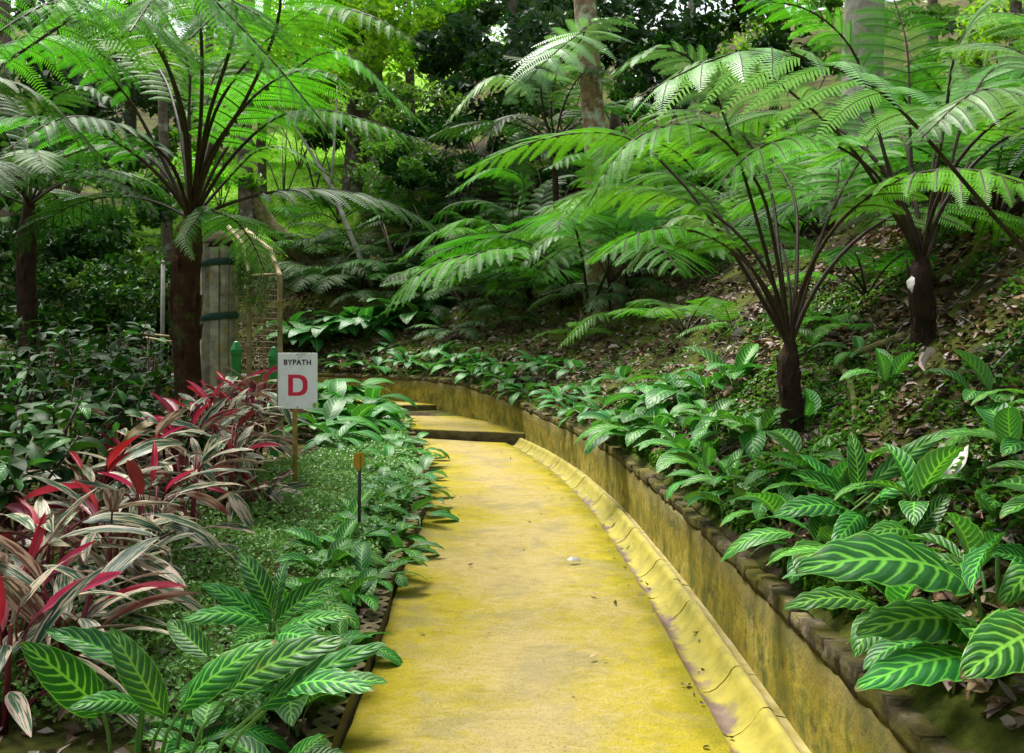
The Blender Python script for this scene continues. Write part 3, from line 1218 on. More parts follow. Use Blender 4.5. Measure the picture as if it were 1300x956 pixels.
# hero trunks placed where the photograph shows their feet
b0 = hit(768, 390)
tp = P(737, -560, b0.y + .3)
tree(b0, tp, .21, .13, 'bark_mottled', 1, 1.0, 'tall tree with mottled brown and pale bark standing at centre behind the ferns', flare=1.2, n=18, seed=3)
b0 = hit(1096, 275)
tree(b0, P(1102, -520, b0.y), .24, .2, 'bark_pale', 1, 1.0, 'pale white-barked tree rising behind the right-hand tree ferns', flare=.3, n=16, seed=5)
specs = [   # foot px, py, distance, top px, radius, bark, crown kind, crown scale, label
    (318, 275, 24, 312, .20, 'bark_grey', 3, 1.0, 'straight grey trunk standing just right of the big left tree fern'),
    (330, 255, 31, 335, .17, 'bark_grey', 0, 1.1, 'thin grey trunk beside the sunny grass gap'),
    (447, 190, 30, 440, .24, 'bark_grey', 0, 1.2, 'left trunk of the close trio above the sunny grass'),
    (463, 205, 33, 460, .22, 'bark_grey', 4, 1.2, 'middle trunk of the close trio above the sunny grass'),
    (480, 200, 28, 474, .26, 'bark_grey', 3, 1.1, 'thickest trunk of the close trio above the sunny grass'),
    (218, 280, 20, 214, .12, 'bark_grey', 1, .9, 'slim grey trunk left of the big tree fern'),
    (880, 60, 30, 880, .16, 'bark_pale', 1, 1.1, 'slender pale trunk at the top edge right of the mottled tree'),
    (655, 150, 27, 640, .14, 'bark_grey', 2, 1.0, 'dark thin trunk behind the pale hanging fern fronds'),
    (780, 90, 34, 790, .15, 'bark_grey', 2, 1.1, 'dark trunk half hidden right behind the mottled tree'),
    (975, 90, 25, 1000, .13, 'bark_grey', 2, 1.0, 'dark leaning stem at the top of the slope above the ferns'),
    (520, 170, 36, 520, .2, 'bark_grey', 0, 1.3, 'far trunk in the yellow-green wood left of the dark evergreen'),
    (585, 150, 38, 590, .2, 'bark_grey', 3, 1.3, 'far trunk behind the dark broadleaved evergreen'),
    (270, 220, 38, 270, .2, 'bark_grey', 3, 1.3, 'far trunk glimpsed through the fronds of the big left tree fern'),
    (170, 250, 30, 160, .2, 'bark_grey', 1, 1.2, 'shaded trunk in the wood at upper left'),
    (90, 260, 26, 80, .18, 'bark_grey', 2, 1.1, 'dark trunk deep in the shade behind the small left tree fern'),
    (10, 270, 24, 0, .2, 'bark_grey', 2, 1.1, 'dark trunk at the left edge of the wood'),
    (1180, 30, 34, 1190, .2, 'bark_grey', 1, 1.2, 'trunk on the hilltop behind the pale-barked tree'),
    (1290, 20, 33, 1300, .2, 'bark_grey', 4, 1.2, 'trunk on the hilltop at the right edge'),
    (700, 100, 44, 690, .2, 'bark_grey', 2, 1.4, 'farthest dark trunk above the hanging fern fronds'),
]
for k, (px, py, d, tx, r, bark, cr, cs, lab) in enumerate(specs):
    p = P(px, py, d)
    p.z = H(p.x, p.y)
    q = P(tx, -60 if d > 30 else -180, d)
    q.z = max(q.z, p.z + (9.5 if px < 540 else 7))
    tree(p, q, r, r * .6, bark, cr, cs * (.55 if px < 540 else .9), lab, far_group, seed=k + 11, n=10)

# the leaning forked sapling right of the sunny grass
sap = thing('sapling', 'slender leaning sapling with pale bark below the sunny grass gap', 'tree', hit(474, 362))
b = MB()
o0 = Vector(sap.location)
pA, pB, pC, pD = [P(x, y, o0.y + dd) - o0 for x, y, dd in ((474, 366, 0), (446, 300, .4), (420, 235, .7), (385, 178, 1.0))]
b.tube([pA, pB, pC, pD, P(350, 120, o0.y + 1.2) - o0], [.075, .062, .05, .035, .02], 8, rough=.2)
b.tube([pC, P(424, 190, o0.y + .7) - o0, P(428, 110, o0.y + .8) - o0], [.04, .03, .02], 7, rough=.2)
b.build('trunk', [MAT['bark_pale']], sap)
pts = crown_pts(700, 1.1, .8, 16, 77) + np.array(P(395, 120, o0.y + 1.0) - o0)
obj('crown', quads_mesh('crown', pts, .18, MAT['crown_b'], seed=9), sap)

# far wood: one mass of leaves that nobody could count, rising behind everything; its unseen sides round the camera added to block low sky light
c = []
Rw = np.random.default_rng(5)
for k in range(1500):
    i = int(Rw.integers(60, len(WALL) - 40))
    t = Rw.uniform(24, 52) if WALL[i, 1] > 9 else Rw.uniform(16, 34)
    x, y = WALL[i] + WN[i] * t
    if -17 < x < -3 and y < 48:
        continue
    z = bank(i, t, x, y)
    c.append(np.array((x, y, z + Rw.uniform(.3, 15))) + Rw.normal(0, 1, (150, 3)) * np.array((1.1, 1.1, .8)))
c = np.concatenate(c)
kk = Rw.uniform(0, 1, len(c))
for nm, mk, a, b_ in (('foliage', 'crown_a', 0, .45), ('foliage', 'crown_b', .45, 1)):
    q = c[(kk >= a) & (kk < b_)]
    o = obj('distant_foliage', quads_mesh(nm, q, .42, MAT[mk], seed=12, up=.2))
    o['kind'] = 'stuff'

# broadleaved shrubs of the understorey
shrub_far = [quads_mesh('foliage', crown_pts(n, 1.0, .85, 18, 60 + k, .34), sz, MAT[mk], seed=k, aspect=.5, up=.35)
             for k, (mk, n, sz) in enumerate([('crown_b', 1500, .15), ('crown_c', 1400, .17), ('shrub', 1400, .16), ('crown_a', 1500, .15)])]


def far_shrub(px, py, d, s, kind, label, group='shrubs under the trees', zs=1.0):
    p = P(px, py, d)
    zg = H(p.x, p.y)
    t = thing('shrub', label, 'shrub', (p.x, p.y, zg), group)
    b = MB()
    for k in range(4):
        an = k * 1.6 + px
        b.tube([(0, 0, -.1), (math.cos(an) * .2 * s, math.sin(an) * .2 * s, .5 * s), (math.cos(an) * .5 * s, math.sin(an) * .5 * s, 1.1 * s)], [.03, .022, .012], 5)
    b.build('stem', [MAT['bark_grey']], t)
    o = obj('foliage', shrub_far[kind], t, (0, 0, max(.7 * s, p.z - zg)))
    o.scale = (s, s, s * zs)
    o.rotation_euler = (0, 0, px * .37)
    return t


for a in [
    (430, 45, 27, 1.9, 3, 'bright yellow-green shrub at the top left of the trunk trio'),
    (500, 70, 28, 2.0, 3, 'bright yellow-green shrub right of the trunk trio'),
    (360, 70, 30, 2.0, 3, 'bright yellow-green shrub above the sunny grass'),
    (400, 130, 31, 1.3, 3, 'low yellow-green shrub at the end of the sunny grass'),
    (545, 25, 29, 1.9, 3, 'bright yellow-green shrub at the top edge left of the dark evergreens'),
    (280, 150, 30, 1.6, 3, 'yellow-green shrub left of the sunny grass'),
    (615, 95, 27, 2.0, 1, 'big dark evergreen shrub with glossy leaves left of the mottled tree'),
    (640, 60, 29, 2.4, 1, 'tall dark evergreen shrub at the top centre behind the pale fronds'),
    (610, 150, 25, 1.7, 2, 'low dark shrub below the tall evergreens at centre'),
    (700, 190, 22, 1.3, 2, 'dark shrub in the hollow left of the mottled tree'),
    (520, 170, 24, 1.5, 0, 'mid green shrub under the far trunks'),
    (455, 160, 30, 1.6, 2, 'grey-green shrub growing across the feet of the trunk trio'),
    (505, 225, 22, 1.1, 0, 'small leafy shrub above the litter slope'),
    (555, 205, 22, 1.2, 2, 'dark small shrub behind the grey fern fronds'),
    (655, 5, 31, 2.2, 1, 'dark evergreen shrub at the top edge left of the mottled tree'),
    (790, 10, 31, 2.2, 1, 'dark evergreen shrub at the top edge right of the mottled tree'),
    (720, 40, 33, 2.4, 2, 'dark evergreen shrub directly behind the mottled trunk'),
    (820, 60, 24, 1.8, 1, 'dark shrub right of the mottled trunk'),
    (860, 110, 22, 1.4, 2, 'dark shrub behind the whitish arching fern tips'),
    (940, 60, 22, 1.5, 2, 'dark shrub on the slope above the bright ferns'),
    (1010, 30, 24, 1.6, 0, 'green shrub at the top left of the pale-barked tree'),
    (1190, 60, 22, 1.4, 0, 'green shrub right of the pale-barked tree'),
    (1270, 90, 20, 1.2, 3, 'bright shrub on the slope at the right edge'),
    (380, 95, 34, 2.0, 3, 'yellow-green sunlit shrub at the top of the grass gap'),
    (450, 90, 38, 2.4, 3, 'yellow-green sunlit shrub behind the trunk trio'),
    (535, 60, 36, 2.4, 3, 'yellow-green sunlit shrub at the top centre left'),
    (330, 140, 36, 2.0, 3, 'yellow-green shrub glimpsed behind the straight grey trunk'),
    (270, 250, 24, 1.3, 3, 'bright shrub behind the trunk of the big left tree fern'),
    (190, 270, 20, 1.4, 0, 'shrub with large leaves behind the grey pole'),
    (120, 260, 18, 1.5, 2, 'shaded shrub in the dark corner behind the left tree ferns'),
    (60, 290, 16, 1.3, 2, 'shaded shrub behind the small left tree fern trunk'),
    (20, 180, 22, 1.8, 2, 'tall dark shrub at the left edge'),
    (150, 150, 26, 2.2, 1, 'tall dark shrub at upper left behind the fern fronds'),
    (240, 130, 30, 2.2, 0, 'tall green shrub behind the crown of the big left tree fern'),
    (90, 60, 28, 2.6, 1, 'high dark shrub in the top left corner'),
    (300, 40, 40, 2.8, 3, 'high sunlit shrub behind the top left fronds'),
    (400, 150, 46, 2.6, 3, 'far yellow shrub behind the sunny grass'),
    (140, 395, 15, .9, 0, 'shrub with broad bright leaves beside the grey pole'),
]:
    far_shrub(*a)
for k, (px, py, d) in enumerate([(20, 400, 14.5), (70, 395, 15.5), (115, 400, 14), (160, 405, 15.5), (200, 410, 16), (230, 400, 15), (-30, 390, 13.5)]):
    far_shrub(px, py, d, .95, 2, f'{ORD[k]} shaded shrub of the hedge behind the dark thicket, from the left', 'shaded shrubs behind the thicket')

# ------------------------------------------------------------------ ferns
FM = {}
for k in range(3):
    FM['near', k] = std_frond(k, [1.15, .95, .75][k], [-.55, -.75, -.5][k], .25, MAT['fern'], .3, .3, .28, .008)
    FM['pale', k] = std_frond(k + 5, [1.0, .8, .6][k], [-.6, -.8, -.5][k], .25, MAT['fern_pale'], .3, .28, .3, .008)
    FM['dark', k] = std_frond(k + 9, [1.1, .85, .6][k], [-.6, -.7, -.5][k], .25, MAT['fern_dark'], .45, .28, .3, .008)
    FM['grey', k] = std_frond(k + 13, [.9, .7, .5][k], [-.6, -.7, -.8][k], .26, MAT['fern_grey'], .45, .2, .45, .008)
    FM['small', k] = std_frond(k + 17, [.9, .7, .5][k], [-.5, -.6, -.4][k], .22, MAT['fern'], .4, .15, .2, .006, MAT['stalk_green'])


for k in range(3):
    FM['tall', k] = std_frond(k + 21, [1.35, 1.2, 1.1][k], [-.6, -.8, -.45][k], .26, MAT['fern'], .3, .46, .3, .007)


def add_fronds(t, crown, spec, az0=None, span=2 * PI, rr=random):
    """spec: list of (kind, count, length, tilt)"""
    tot = sum(s[1] for s in spec)
    k = 0
    a0 = rr.uniform(0, 6) if az0 is None else az0 - span / 2
    for kind, n, L, tilt in spec:
        for _ in range(n):
            an = a0 + span * (k + rr.uniform(-.25, .25)) / tot
            o = obj('frond', FM[kind, rr.randrange(3)], t, crown)
            s = L * rr.uniform(.82, 1.15)
            o.scale = (s, s, s)
            o.rotation_euler = (rr.uniform(-.15, .15), tilt + rr.uniform(-.15, .15), an)
            k += 1


def fern_trunk(t, pts, rad, mat='fern_trunk', n=32):
    b = MB()
    q = [Vector(p) for p in pts]
    C = through(q[0], q[1:-1], q[-1], 40)
    L = np.linspace(0, len(q) - 1, 40)
    R = np.interp(L, np.arange(len(q)), rad)
    b.tube([Vector(c) for c in C], list(R), n, rough=.06, ridges=.14, seed=len(USED))
    rr = random.Random(len(USED))
    for k in range(26):                          # stubs of old stalks
        i = rr.randrange(8, 38)
        an = rr.uniform(0, 2 * PI)
        d = Vector((math.cos(an), math.sin(an), 0))
        p = Vector(C[i])
        r = R[i]
        b.tube([p + d * r * .7 - Vector((0, 0, r * .6)), p + d * r * 1.04, p + d * r * 1.22 + Vector((0, 0, r * rr.uniform(.5, 1.4)))], [r * .2, r * .17, r * .09], 6)
    o = b.build('trunk', [MAT[mat]], t)
    return o


def hero(t, o0, pts, W_, kind='fern', seed=0, npin=None, npnl=None, stipe=.4, droop=.3, r0=.014, sweep=.35, stalk=None, pl=.108):
    """one frond through given photo points (px, py, d)"""
    q = [np.array(P(*p) - o0) for p in pts]
    C = through(q[0], q[1:-1], q[-1], 44)
    return obj('frond', frond_mesh(C, W_, MAT[kind], npin, npnl, stipe, droop, stalk, r0, seed, sweep, pl=pl, fine=.25), t)


def tfern(label, foot, crown, r, heros, spec, mat='fern_trunk', group='tree ferns', flare=1.18):
    """foot: world point; crown: (px, py, d)"""
    t = thing('tree_fern', label, 'tree fern', foot, group)
    o0 = Vector(foot)
    c = P(*crown)
    pts = [Vector((0, 0, -.3))]
    rad = [r * flare]
    for k in range(1, 8):
        f = k / 7
        pts.append((c - o0) * f + Vector((.25 * r * math.sin(k * .9), .25 * r * math.cos(k * .7), 0)))
        rad.append(r * (flare + (1 - flare) * min(1, f * 2.2)) * (1 + .04 * (f > .7)))
    pts.append((c - o0) + Vector((0, 0, r * .7)))
    rad.append(r * .55)
    fern_trunk(t, pts, rad, mat)
    for k, h in enumerate(heros):
        hero(t, o0, [crown] + h[0], **{**dict(seed=k + int(crown[0])), **h[1]})
    if spec:
        add_fronds(t, c - o0, spec)
    return t


D = dict
# A: dark slim fern trunk at the right of the wall
fa = hit(1004, 566)
da = fa.y
tfern('slim tree fern with a bundle of long bare stalks on the bank above the wall', fa, (1003, 442, da), .056, [
    ([(966, 298, da - .1), (933, 187, da - .2), (895, 95, da - .3), (840, 60, da - .3), (775, 92, da - .3)], D(W_=.40, stipe=.56, kind='fern_pale')),
    ([(924, 310, da), (860, 226, da + .2), (790, 172, da + .3), (690, 176, da + .4), (578, 222, da + .4)], D(W_=.46, stipe=.5, kind='fern', droop=.22)),
    ([(1044, 297, da + .1), (1085, 215, da + .2), (1130, 150, da + .3), (1220, 130, da + .2)], D(W_=.38, stipe=.5)),
    ([(1028, 340, da + .3), (1060, 250, da + .7), (1060, 180, da + 1.1), (1010, 150, da + 1.6)], D(W_=.36, stipe=.5)),
    ([(985, 320, da - .1), (960, 230, da - .25), (890, 160, da - .4), (800, 180, da - .5), (745, 262, da - .5)], D(W_=.42, stipe=.5, droop=.45)),
    ([(990, 330, da + .3), (975, 230, da + .7), (930, 160, da + 1.0), (850, 140, da + 1.4), (790, 180, da + 1.6)], D(W_=.42, stipe=.5, droop=.4)),
    ([(960, 350, da), (905, 285, da), (850, 280, da), (790, 345, da)], D(W_=.30, stipe=.45, kind='fern_pale', droop=.35)),
    ([(950, 345, da + .4), (900, 255, da + .8), (840, 220, da + 1.0), (775, 260, da + 1.0)], D(W_=.36, stipe=.5, droop=.4)),
    ([(1012, 330, da + .2), (1005, 240, da + .6), (960, 190, da + 1.2), (900, 215, da + 1.6)], D(W_=.36, stipe=.5, droop=.4)),
], [('tall', 5, 2.0, -.02)], group='tree ferns')
# B: second dark fern trunk higher on the right bank
fb = hit(1169, 440)
db = fb.y
tfern('tree fern with a short dark trunk and a caught pale leaf on the right bank', fb, (1170, 335, db), .060, [
    ([(1140, 280, db - .1), (1090, 200, db - .3), (1037, 144, db - .4), (960, 90, db - .4), (880, 80, db - .5), (830, 130, db - .5)], D(W_=.40, stipe=.5, kind='fern_pale')),
    ([(1151, 298, db), (1110, 149, db), (1080, 60, db), (1020, 10, db), (940, 0, db)], D(W_=.40, stipe=.5)),
    ([(1162, 298, db + .2), (1155, 160, db + .4), (1150, 50, db + .6), (1120, -40, db + .9)], D(W_=.4, stipe=.5)),
    ([(1176, 298, db), (1200, 149, db - .1), (1216, 60, db - .2), (1270, -10, db - .2), (1350, -20, db - .2)], D(W_=.4, stipe=.5, kind='fern_pale')),
    ([(1187, 298, db + .1), (1224, 149, db + .3), (1270, 80, db + .5), (1350, 60, db + .6)], D(W_=.4, stipe=.5)),
    ([(1190, 290, db + .3), (1240, 190, db + .9), (1290, 140, db + 1.2), (1350, 150, db + 1.4)], D(W_=.36, stipe=.5)),
    ([(1150, 280, db + .4), (1120, 190, db + 1.0), (1060, 120, db + 1.4), (980, 110, db + 1.6)], D(W_=.36, stipe=.5)),
    ([(1180, 280, db + .5), (1190, 180, db + 1.0), (1230, 100, db + 1.6), (1200, 70, db + 2.0)], D(W_=.36, stipe=.5)),
], [('tall', 5, 2.2, -.02)], group='tree ferns')
# G: tree fern beyond the right edge whose big pale frond arches across the view
tg = thing('tree_fern', 'tree fern at the right edge whose broad pale grey-green frond arches over the bank', 'tree fern', ground_at(2.55, 4.1), 'tree ferns')
o0 = Vector(tg.location)
cg = P(1405, 420, 4.1)
fern_trunk(tg, [Vector((0, 0, -.3)), (cg - o0) * .5, cg - o0], [.11, .09, .07])
gc = (1405, 420, 4.1)
hero(tg, o0, [gc, (1283, 298, 4.0), (1148, 144, 3.8), (1085, 98, 3.65), (1000, 68, 3.5), (915, 72, 3.4), (795, 130, 3.3)], .46, 'fern_pale', 31, None, None, .50, .5, .012, sweep=.25, pl=.17)
hero(tg, o0, [gc, (1370, 250, 4.0), (1320, 140, 3.9), (1290, 118, 3.8), (1235, 118, 3.7), (1170, 175, 3.5)], .32, 'fern_pale', 32, None, None, .5, .4, .012, sweep=.25)
hero(tg, o0, [gc, (1390, 260, 4.2), (1350, 120, 4.4), (1280, 60, 4.6), (1180, 60, 4.8)], .34, 'fern_pale', 33, None, None, .5, .35, .012)
hero(tg, o0, [gc, (1400, 240, 4.5), (1370, 80, 5.0), (1300, 20, 5.4), (1200, 20, 5.8)], .36, 'fern', 34, None, None, .5, .35, .012)
hero(tg, o0, [gc, (1410, 260, 3.7), (1400, 130, 3.3), (1370, 90, 3.0)], .3, 'fern', 35, None, None, .5, .35, .012)

# C: clump at the middle of the bank
fc = hit(672, 385)
dc = fc.y
tfern('leafy fern clump with dark upright stalks in the middle of the bank above the wall', fc, (672, 366, dc), .05, [
    ([(645, 310, dc), (610, 278, dc), (560, 290, dc - .2), (500, 335, dc - .3)], D(W_=0.74, stipe=.25, kind='fern', r0=.016)),
    ([(655, 300, dc + .3), (630, 260, dc + .6), (580, 258, dc + .6), (535, 290, dc + .6)], D(W_=0.68, stipe=.3, kind='fern_dark', r0=.016)),
    ([(658, 280, dc), (665, 230, dc - .2), (620, 215, dc - .4), (565, 250, dc - .5)], D(W_=0.68, stipe=.4, r0=.016)),
    ([(690, 300, dc - .2), (715, 265, dc - .5), (705, 262, dc - 1.2), (690, 300, dc - 1.8)], D(W_=0.61, stipe=.3, kind='fern_pale', r0=.016)),
    ([(692, 310, dc), (725, 270, dc - .2), (765, 275, dc - .3), (800, 320, dc - .4)], D(W_=0.61, stipe=.3, kind='fern_pale', r0=.016)),
    ([(652, 280, dc), (655, 190, dc + .2), (668, 160, dc + .6)], D(W_=0.54, stipe=.5, kind='fern_dark', r0=.016)),
    ([(680, 290, dc + .5), (700, 230, dc + 1), (750, 220, dc + 1.2)], D(W_=0.68, stipe=.3, kind='fern_dark', r0=.016)),
    ([(640, 330, dc - .3), (600, 320, dc - .6), (560, 350, dc - .9)], D(W_=0.54, stipe=.25, kind='fern_dark', r0=.014)),
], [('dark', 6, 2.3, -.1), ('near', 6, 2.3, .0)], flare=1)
# H: tree fern behind with two big pale hanging fronds
fh = hit(712, 262)
dh = 17.0
fh = ground_at(P(712, 262, dh).x, dh)
tfern('tree fern behind the clump with two big pale hanging fronds left of the mottled tree', fh, (704, 185, dh), .05, [
    ([(690, 140, dh - .3), (690, 95, dh - .8), (730, 60, dh - 1.6), (740, 40, dh - 2.2), (690, 80, dh - 3.0), (648, 130, dh - 3.2)], D(W_=1.0, stipe=.45, kind='fern_pale', r0=.022, droop=.35, pl=.16)),
    ([(700, 130, dh - .5), (715, 70, dh - 1.0), (750, 30, dh - 1.5), (800, 20, dh - 1.5)], D(W_=.9, stipe=.4, kind='fern_pale', r0=.022)),
    ([(680, 130, dh), (650, 100, dh - .3), (610, 105, dh - .5), (562, 160, dh - .6)], D(W_=.6, stipe=.35, kind='fern_pale', r0=.02, droop=.4)),
    ([(720, 120, dh + .3), (760, 100, dh + .8), (800, 130, dh + 1)], D(W_=.6, stipe=.3, kind='fern_dark', r0=.02)),
    ([(695, 120, dh + .5), (680, 80, dh + 1), (640, 70, dh + 1.5)], D(W_=.6, stipe=.3, kind='fern_dark', r0=.02)),
    ([(675, 160, dh - .4), (640, 150, dh - .8), (600, 190, dh - 1)], D(W_=.5, stipe=.25, kind='fern_grey', r0=.02)),
    ([(730, 160, dh - .2), (760, 155, dh - .6), (790, 200, dh - .8)], D(W_=.5, stipe=.25, kind='fern_grey', r0=.02)),
], [('dark', 7, 2.6, .0)])
# D: the big reddish tree fern at the left
dd = 9.0
fd = ground_at(P(232, 500, dd).x, dd)
tfern('large tree fern with a thick red-brown fibrous trunk behind the red-leaved plants', fd, (243, 280, dd), .118, [
    ([(200, 190, dd), (152, 110, dd - .2), (90, 60, dd - .6), (20, 60, dd - 1), (-60, 120, dd - 1.2)], D(W_=.62, r0=.022, stipe=.42)),
    ([(262, 205, dd - .4), (310, 130, dd - 1.2), (352, 30, dd - 2.2), (345, -40, dd - 3), (250, -70, dd - 4)], D(W_=.6, r0=.022, stipe=.5)),
    ([(280, 200, dd), (339, 125, dd), (400, 70, dd), (450, 75, dd - .2), (500, 120, dd - .4), (545, 165, dd - .5)], D(W_=.5, r0=.02, stipe=.42)),
    ([(290, 205, dd - .3), (350, 150, dd - .6), (410, 140, dd - .8), (470, 155, dd - 1), (540, 180, dd - 1.1)], D(W_=.46, r0=.02, stipe=.4, droop=.5)),
    ([(240, 150, dd), (238, 80, dd), (200, 10, dd), (140, -30, dd)], D(W_=.6, r0=.022, stipe=.45)),
    ([(235, 170, dd - .6), (215, 90, dd - 1.8), (190, 40, dd - 3), (150, 10, dd - 4), (90, 30, dd - 4.6)], D(W_=.5, r0=.022, stipe=.45, droop=.6)),
    ([(262, 160, dd - .6), (290, 70, dd - 1.8), (300, 15, dd - 2.8), (290, 5, dd - 3.8), (240, 50, dd - 4.4)], D(W_=.5, r0=.022, stipe=.45, droop=.6)),
    ([(215, 205, dd - .5), (150, 160, dd - 1.2), (80, 150, dd - 1.8), (0, 195, dd - 2.2)], D(W_=.5, r0=.02, stipe=.35, kind='fern_dark', droop=.45)),
    ([(205, 215, dd + .2), (150, 185, dd + .2), (80, 200, dd + .2), (20, 250, dd + .2)], D(W_=.5, r0=.02, stipe=.35, kind='fern_dark', droop=.4)),
    ([(270, 170, dd + .5), (300, 110, dd + .9), (350, 90, dd + 1.2), (400, 120, dd + 1.4)], D(W_=.5, r0=.02, stipe=.35)),
    ([(255, 180, dd + .7), (275, 90, dd + 1.3), (330, 40, dd + 1.8), (400, 40, dd + 2)], D(W_=.55, r0=.02, stipe=.35)),
    ([(300, 215, dd + .1), (330, 190, dd), (370, 190, dd), (420, 225, dd)], D(W_=.35, r0=.018, stipe=.3)),
    ([(225, 150, dd + .6), (195, 80, dd + 1.4), (130, 50, dd + 2), (60, 80, dd + 2.4)], D(W_=.55, r0=.02, stipe=.35)),
    ([(236, 160, dd - 1), (200, 60, dd - 2.6), (130, 5, dd - 4.2), (60, 5, dd - 5), (0, 40, dd - 5.4)], D(W_=.42, r0=.02, stipe=.5, droop=.6)),
    ([(255, 150, dd - 1), (255, 40, dd - 2.6), (240, -10, dd - 4), (200, -5, dd - 4.8), (165, 40, dd - 5.3)], D(W_=.42, r0=.02, stipe=.5, droop=.6)),
    ([(270, 150, dd - .6), (330, 60, dd - 1.4), (400, 10, dd - 2), (470, 20, dd - 2.4), (540, 60, dd - 2.6)], D(W_=.5, r0=.02, stipe=.45, droop=.4)),
    ([(262, 262, dd - .4), (235, 300, dd - .8), (245, 330, dd - 1.0)], D(W_=.14, r0=.01, stipe=.3)),
], [('near', 2, 2.5, -.1), ('dark', 3, 2.3, .15)], mat='trunk_red', flare=1.25)
# E: slimmer dark tree fern at far left
de = 10.5
fe = ground_at(P(38, 470, de).x, de)
tfern('slender dark tree fern at the left edge with drooping shaded fronds', fe, (37, 262, de), .09, [
    ([(60, 215, de), (110, 180, de - .3), (170, 185, de - .5), (240, 230, de - .6)], D(W_=.45, kind='fern_dark', stipe=.3, r0=.016)),
    ([(70, 225, de), (130, 215, de - .3), (190, 235, de - .5)], D(W_=.4, kind='fern_dark', stipe=.3, r0=.016)),
    ([(20, 200, de), (-10, 150, de - .3), (-60, 140, de - .4)], D(W_=.45, kind='fern_dark', stipe=.3, r0=.016)),
    ([(45, 190, de), (60, 130, de - .3), (110, 110, de - .5), (160, 140, de - .6)], D(W_=.45, kind='fern_dark', stipe=.35, r0=.016)),
    ([(20, 235, de - .4), (-10, 225, de - .9), (-50, 260, de - 1.4)], D(W_=.4, kind='fern_dark', stipe=.3, r0=.016)),
    ([(40, 215, de - .6), (45, 190, de - 1.4), (60, 220, de - 2.2)], D(W_=.4, kind='fern_dark', stipe=.3, r0=.016)),
    ([(35, 190, de + .5), (20, 130, de + 1), (-30, 110, de + 1)], D(W_=.45, kind='fern_dark', stipe=.35, r0=.016)),
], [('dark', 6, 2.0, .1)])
# L: tree fern beyond the left edge, stalks crossing the corner
tl = thing('tree_fern', 'tree fern beyond the left edge with bright fronds hanging into the top corner', 'tree fern', ground_at(-3.6, 5.0), 'tree ferns')
o0 = Vector(tl.location)
lc = (-200, 250, 5.0)
fern_trunk(tl, [Vector((0, 0, -.3)), (P(*lc) - o0) * .5, P(*lc) - o0], [.13, .11, .09])
hero(tl, o0, [lc, (-60, 110, 5.0), (40, 0, 5.0), (120, -50, 4.9), (220, -40, 4.7), (330, 60, 4.5), (430, 180, 4.4)], .42, 'fern', 51, None, None, .42, .45, .014)
hero(tl, o0, [lc, (-50, 120, 4.8), (80, 30, 4.5), (140, -20, 4.2), (230, -30, 4.0), (330, 20, 3.9)], .40, 'fern', 52, None, None, .42, .8, .013, pl=.17)
hero(tl, o0, [lc, (-90, 130, 5.3), (0, 60, 5.6), (90, 50, 5.8), (190, 110, 6)], .4, 'fern', 53, None, None, .4, .5, .014)
hero(tl, o0, [lc, (-120, 150, 5.0), (-40, 100, 5.2), (50, 120, 5.4), (130, 200, 5.5)], .36, 'fern_dark', 54, None, None, .4, .4, .014)
hero(tl, o0, [lc, (-150, 120, 4.5), (-60, 0, 4.0), (20, -40, 3.7), (110, 0, 3.5)], .34, 'fern', 55, None, None, .45, .7, .013)

p = hit(775, 398)
t = thing('fern', 'upright fern whose fronds hide the lower part of the mottled trunk', 'fern', p, 'ferns on the forest floor')
dq = p.y
for k, h in enumerate([[(772, 330, dq), (768, 250, dq - .2), (745, 195, dq - .6), (690, 215, dq - 1.2)], [(780, 330, dq), (790, 240, dq - .2), (815, 200, dq - .4), (860, 235, dq - .7)],
                       [(770, 340, dq - .3), (755, 270, dq - .8), (735, 250, dq - 1.4), (705, 290, dq - 1.9)], [(776, 340, dq - .3), (785, 280, dq - .8), (800, 265, dq - 1.4), (820, 310, dq - 1.9)],
                       [(773, 320, dq - .1), (775, 230, dq - .4), (775, 180, dq - .9), (765, 215, dq - 1.7)], [(770, 350, dq - .1), (740, 310, dq - .3), (700, 300, dq - .5), (660, 340, dq - .7)]]):
    hero(t, p, [(774, 396, dq)] + h, .62, ['fern', 'fern', 'fern_pale'][k % 3], 60 + k, stipe=.35, r0=.012)

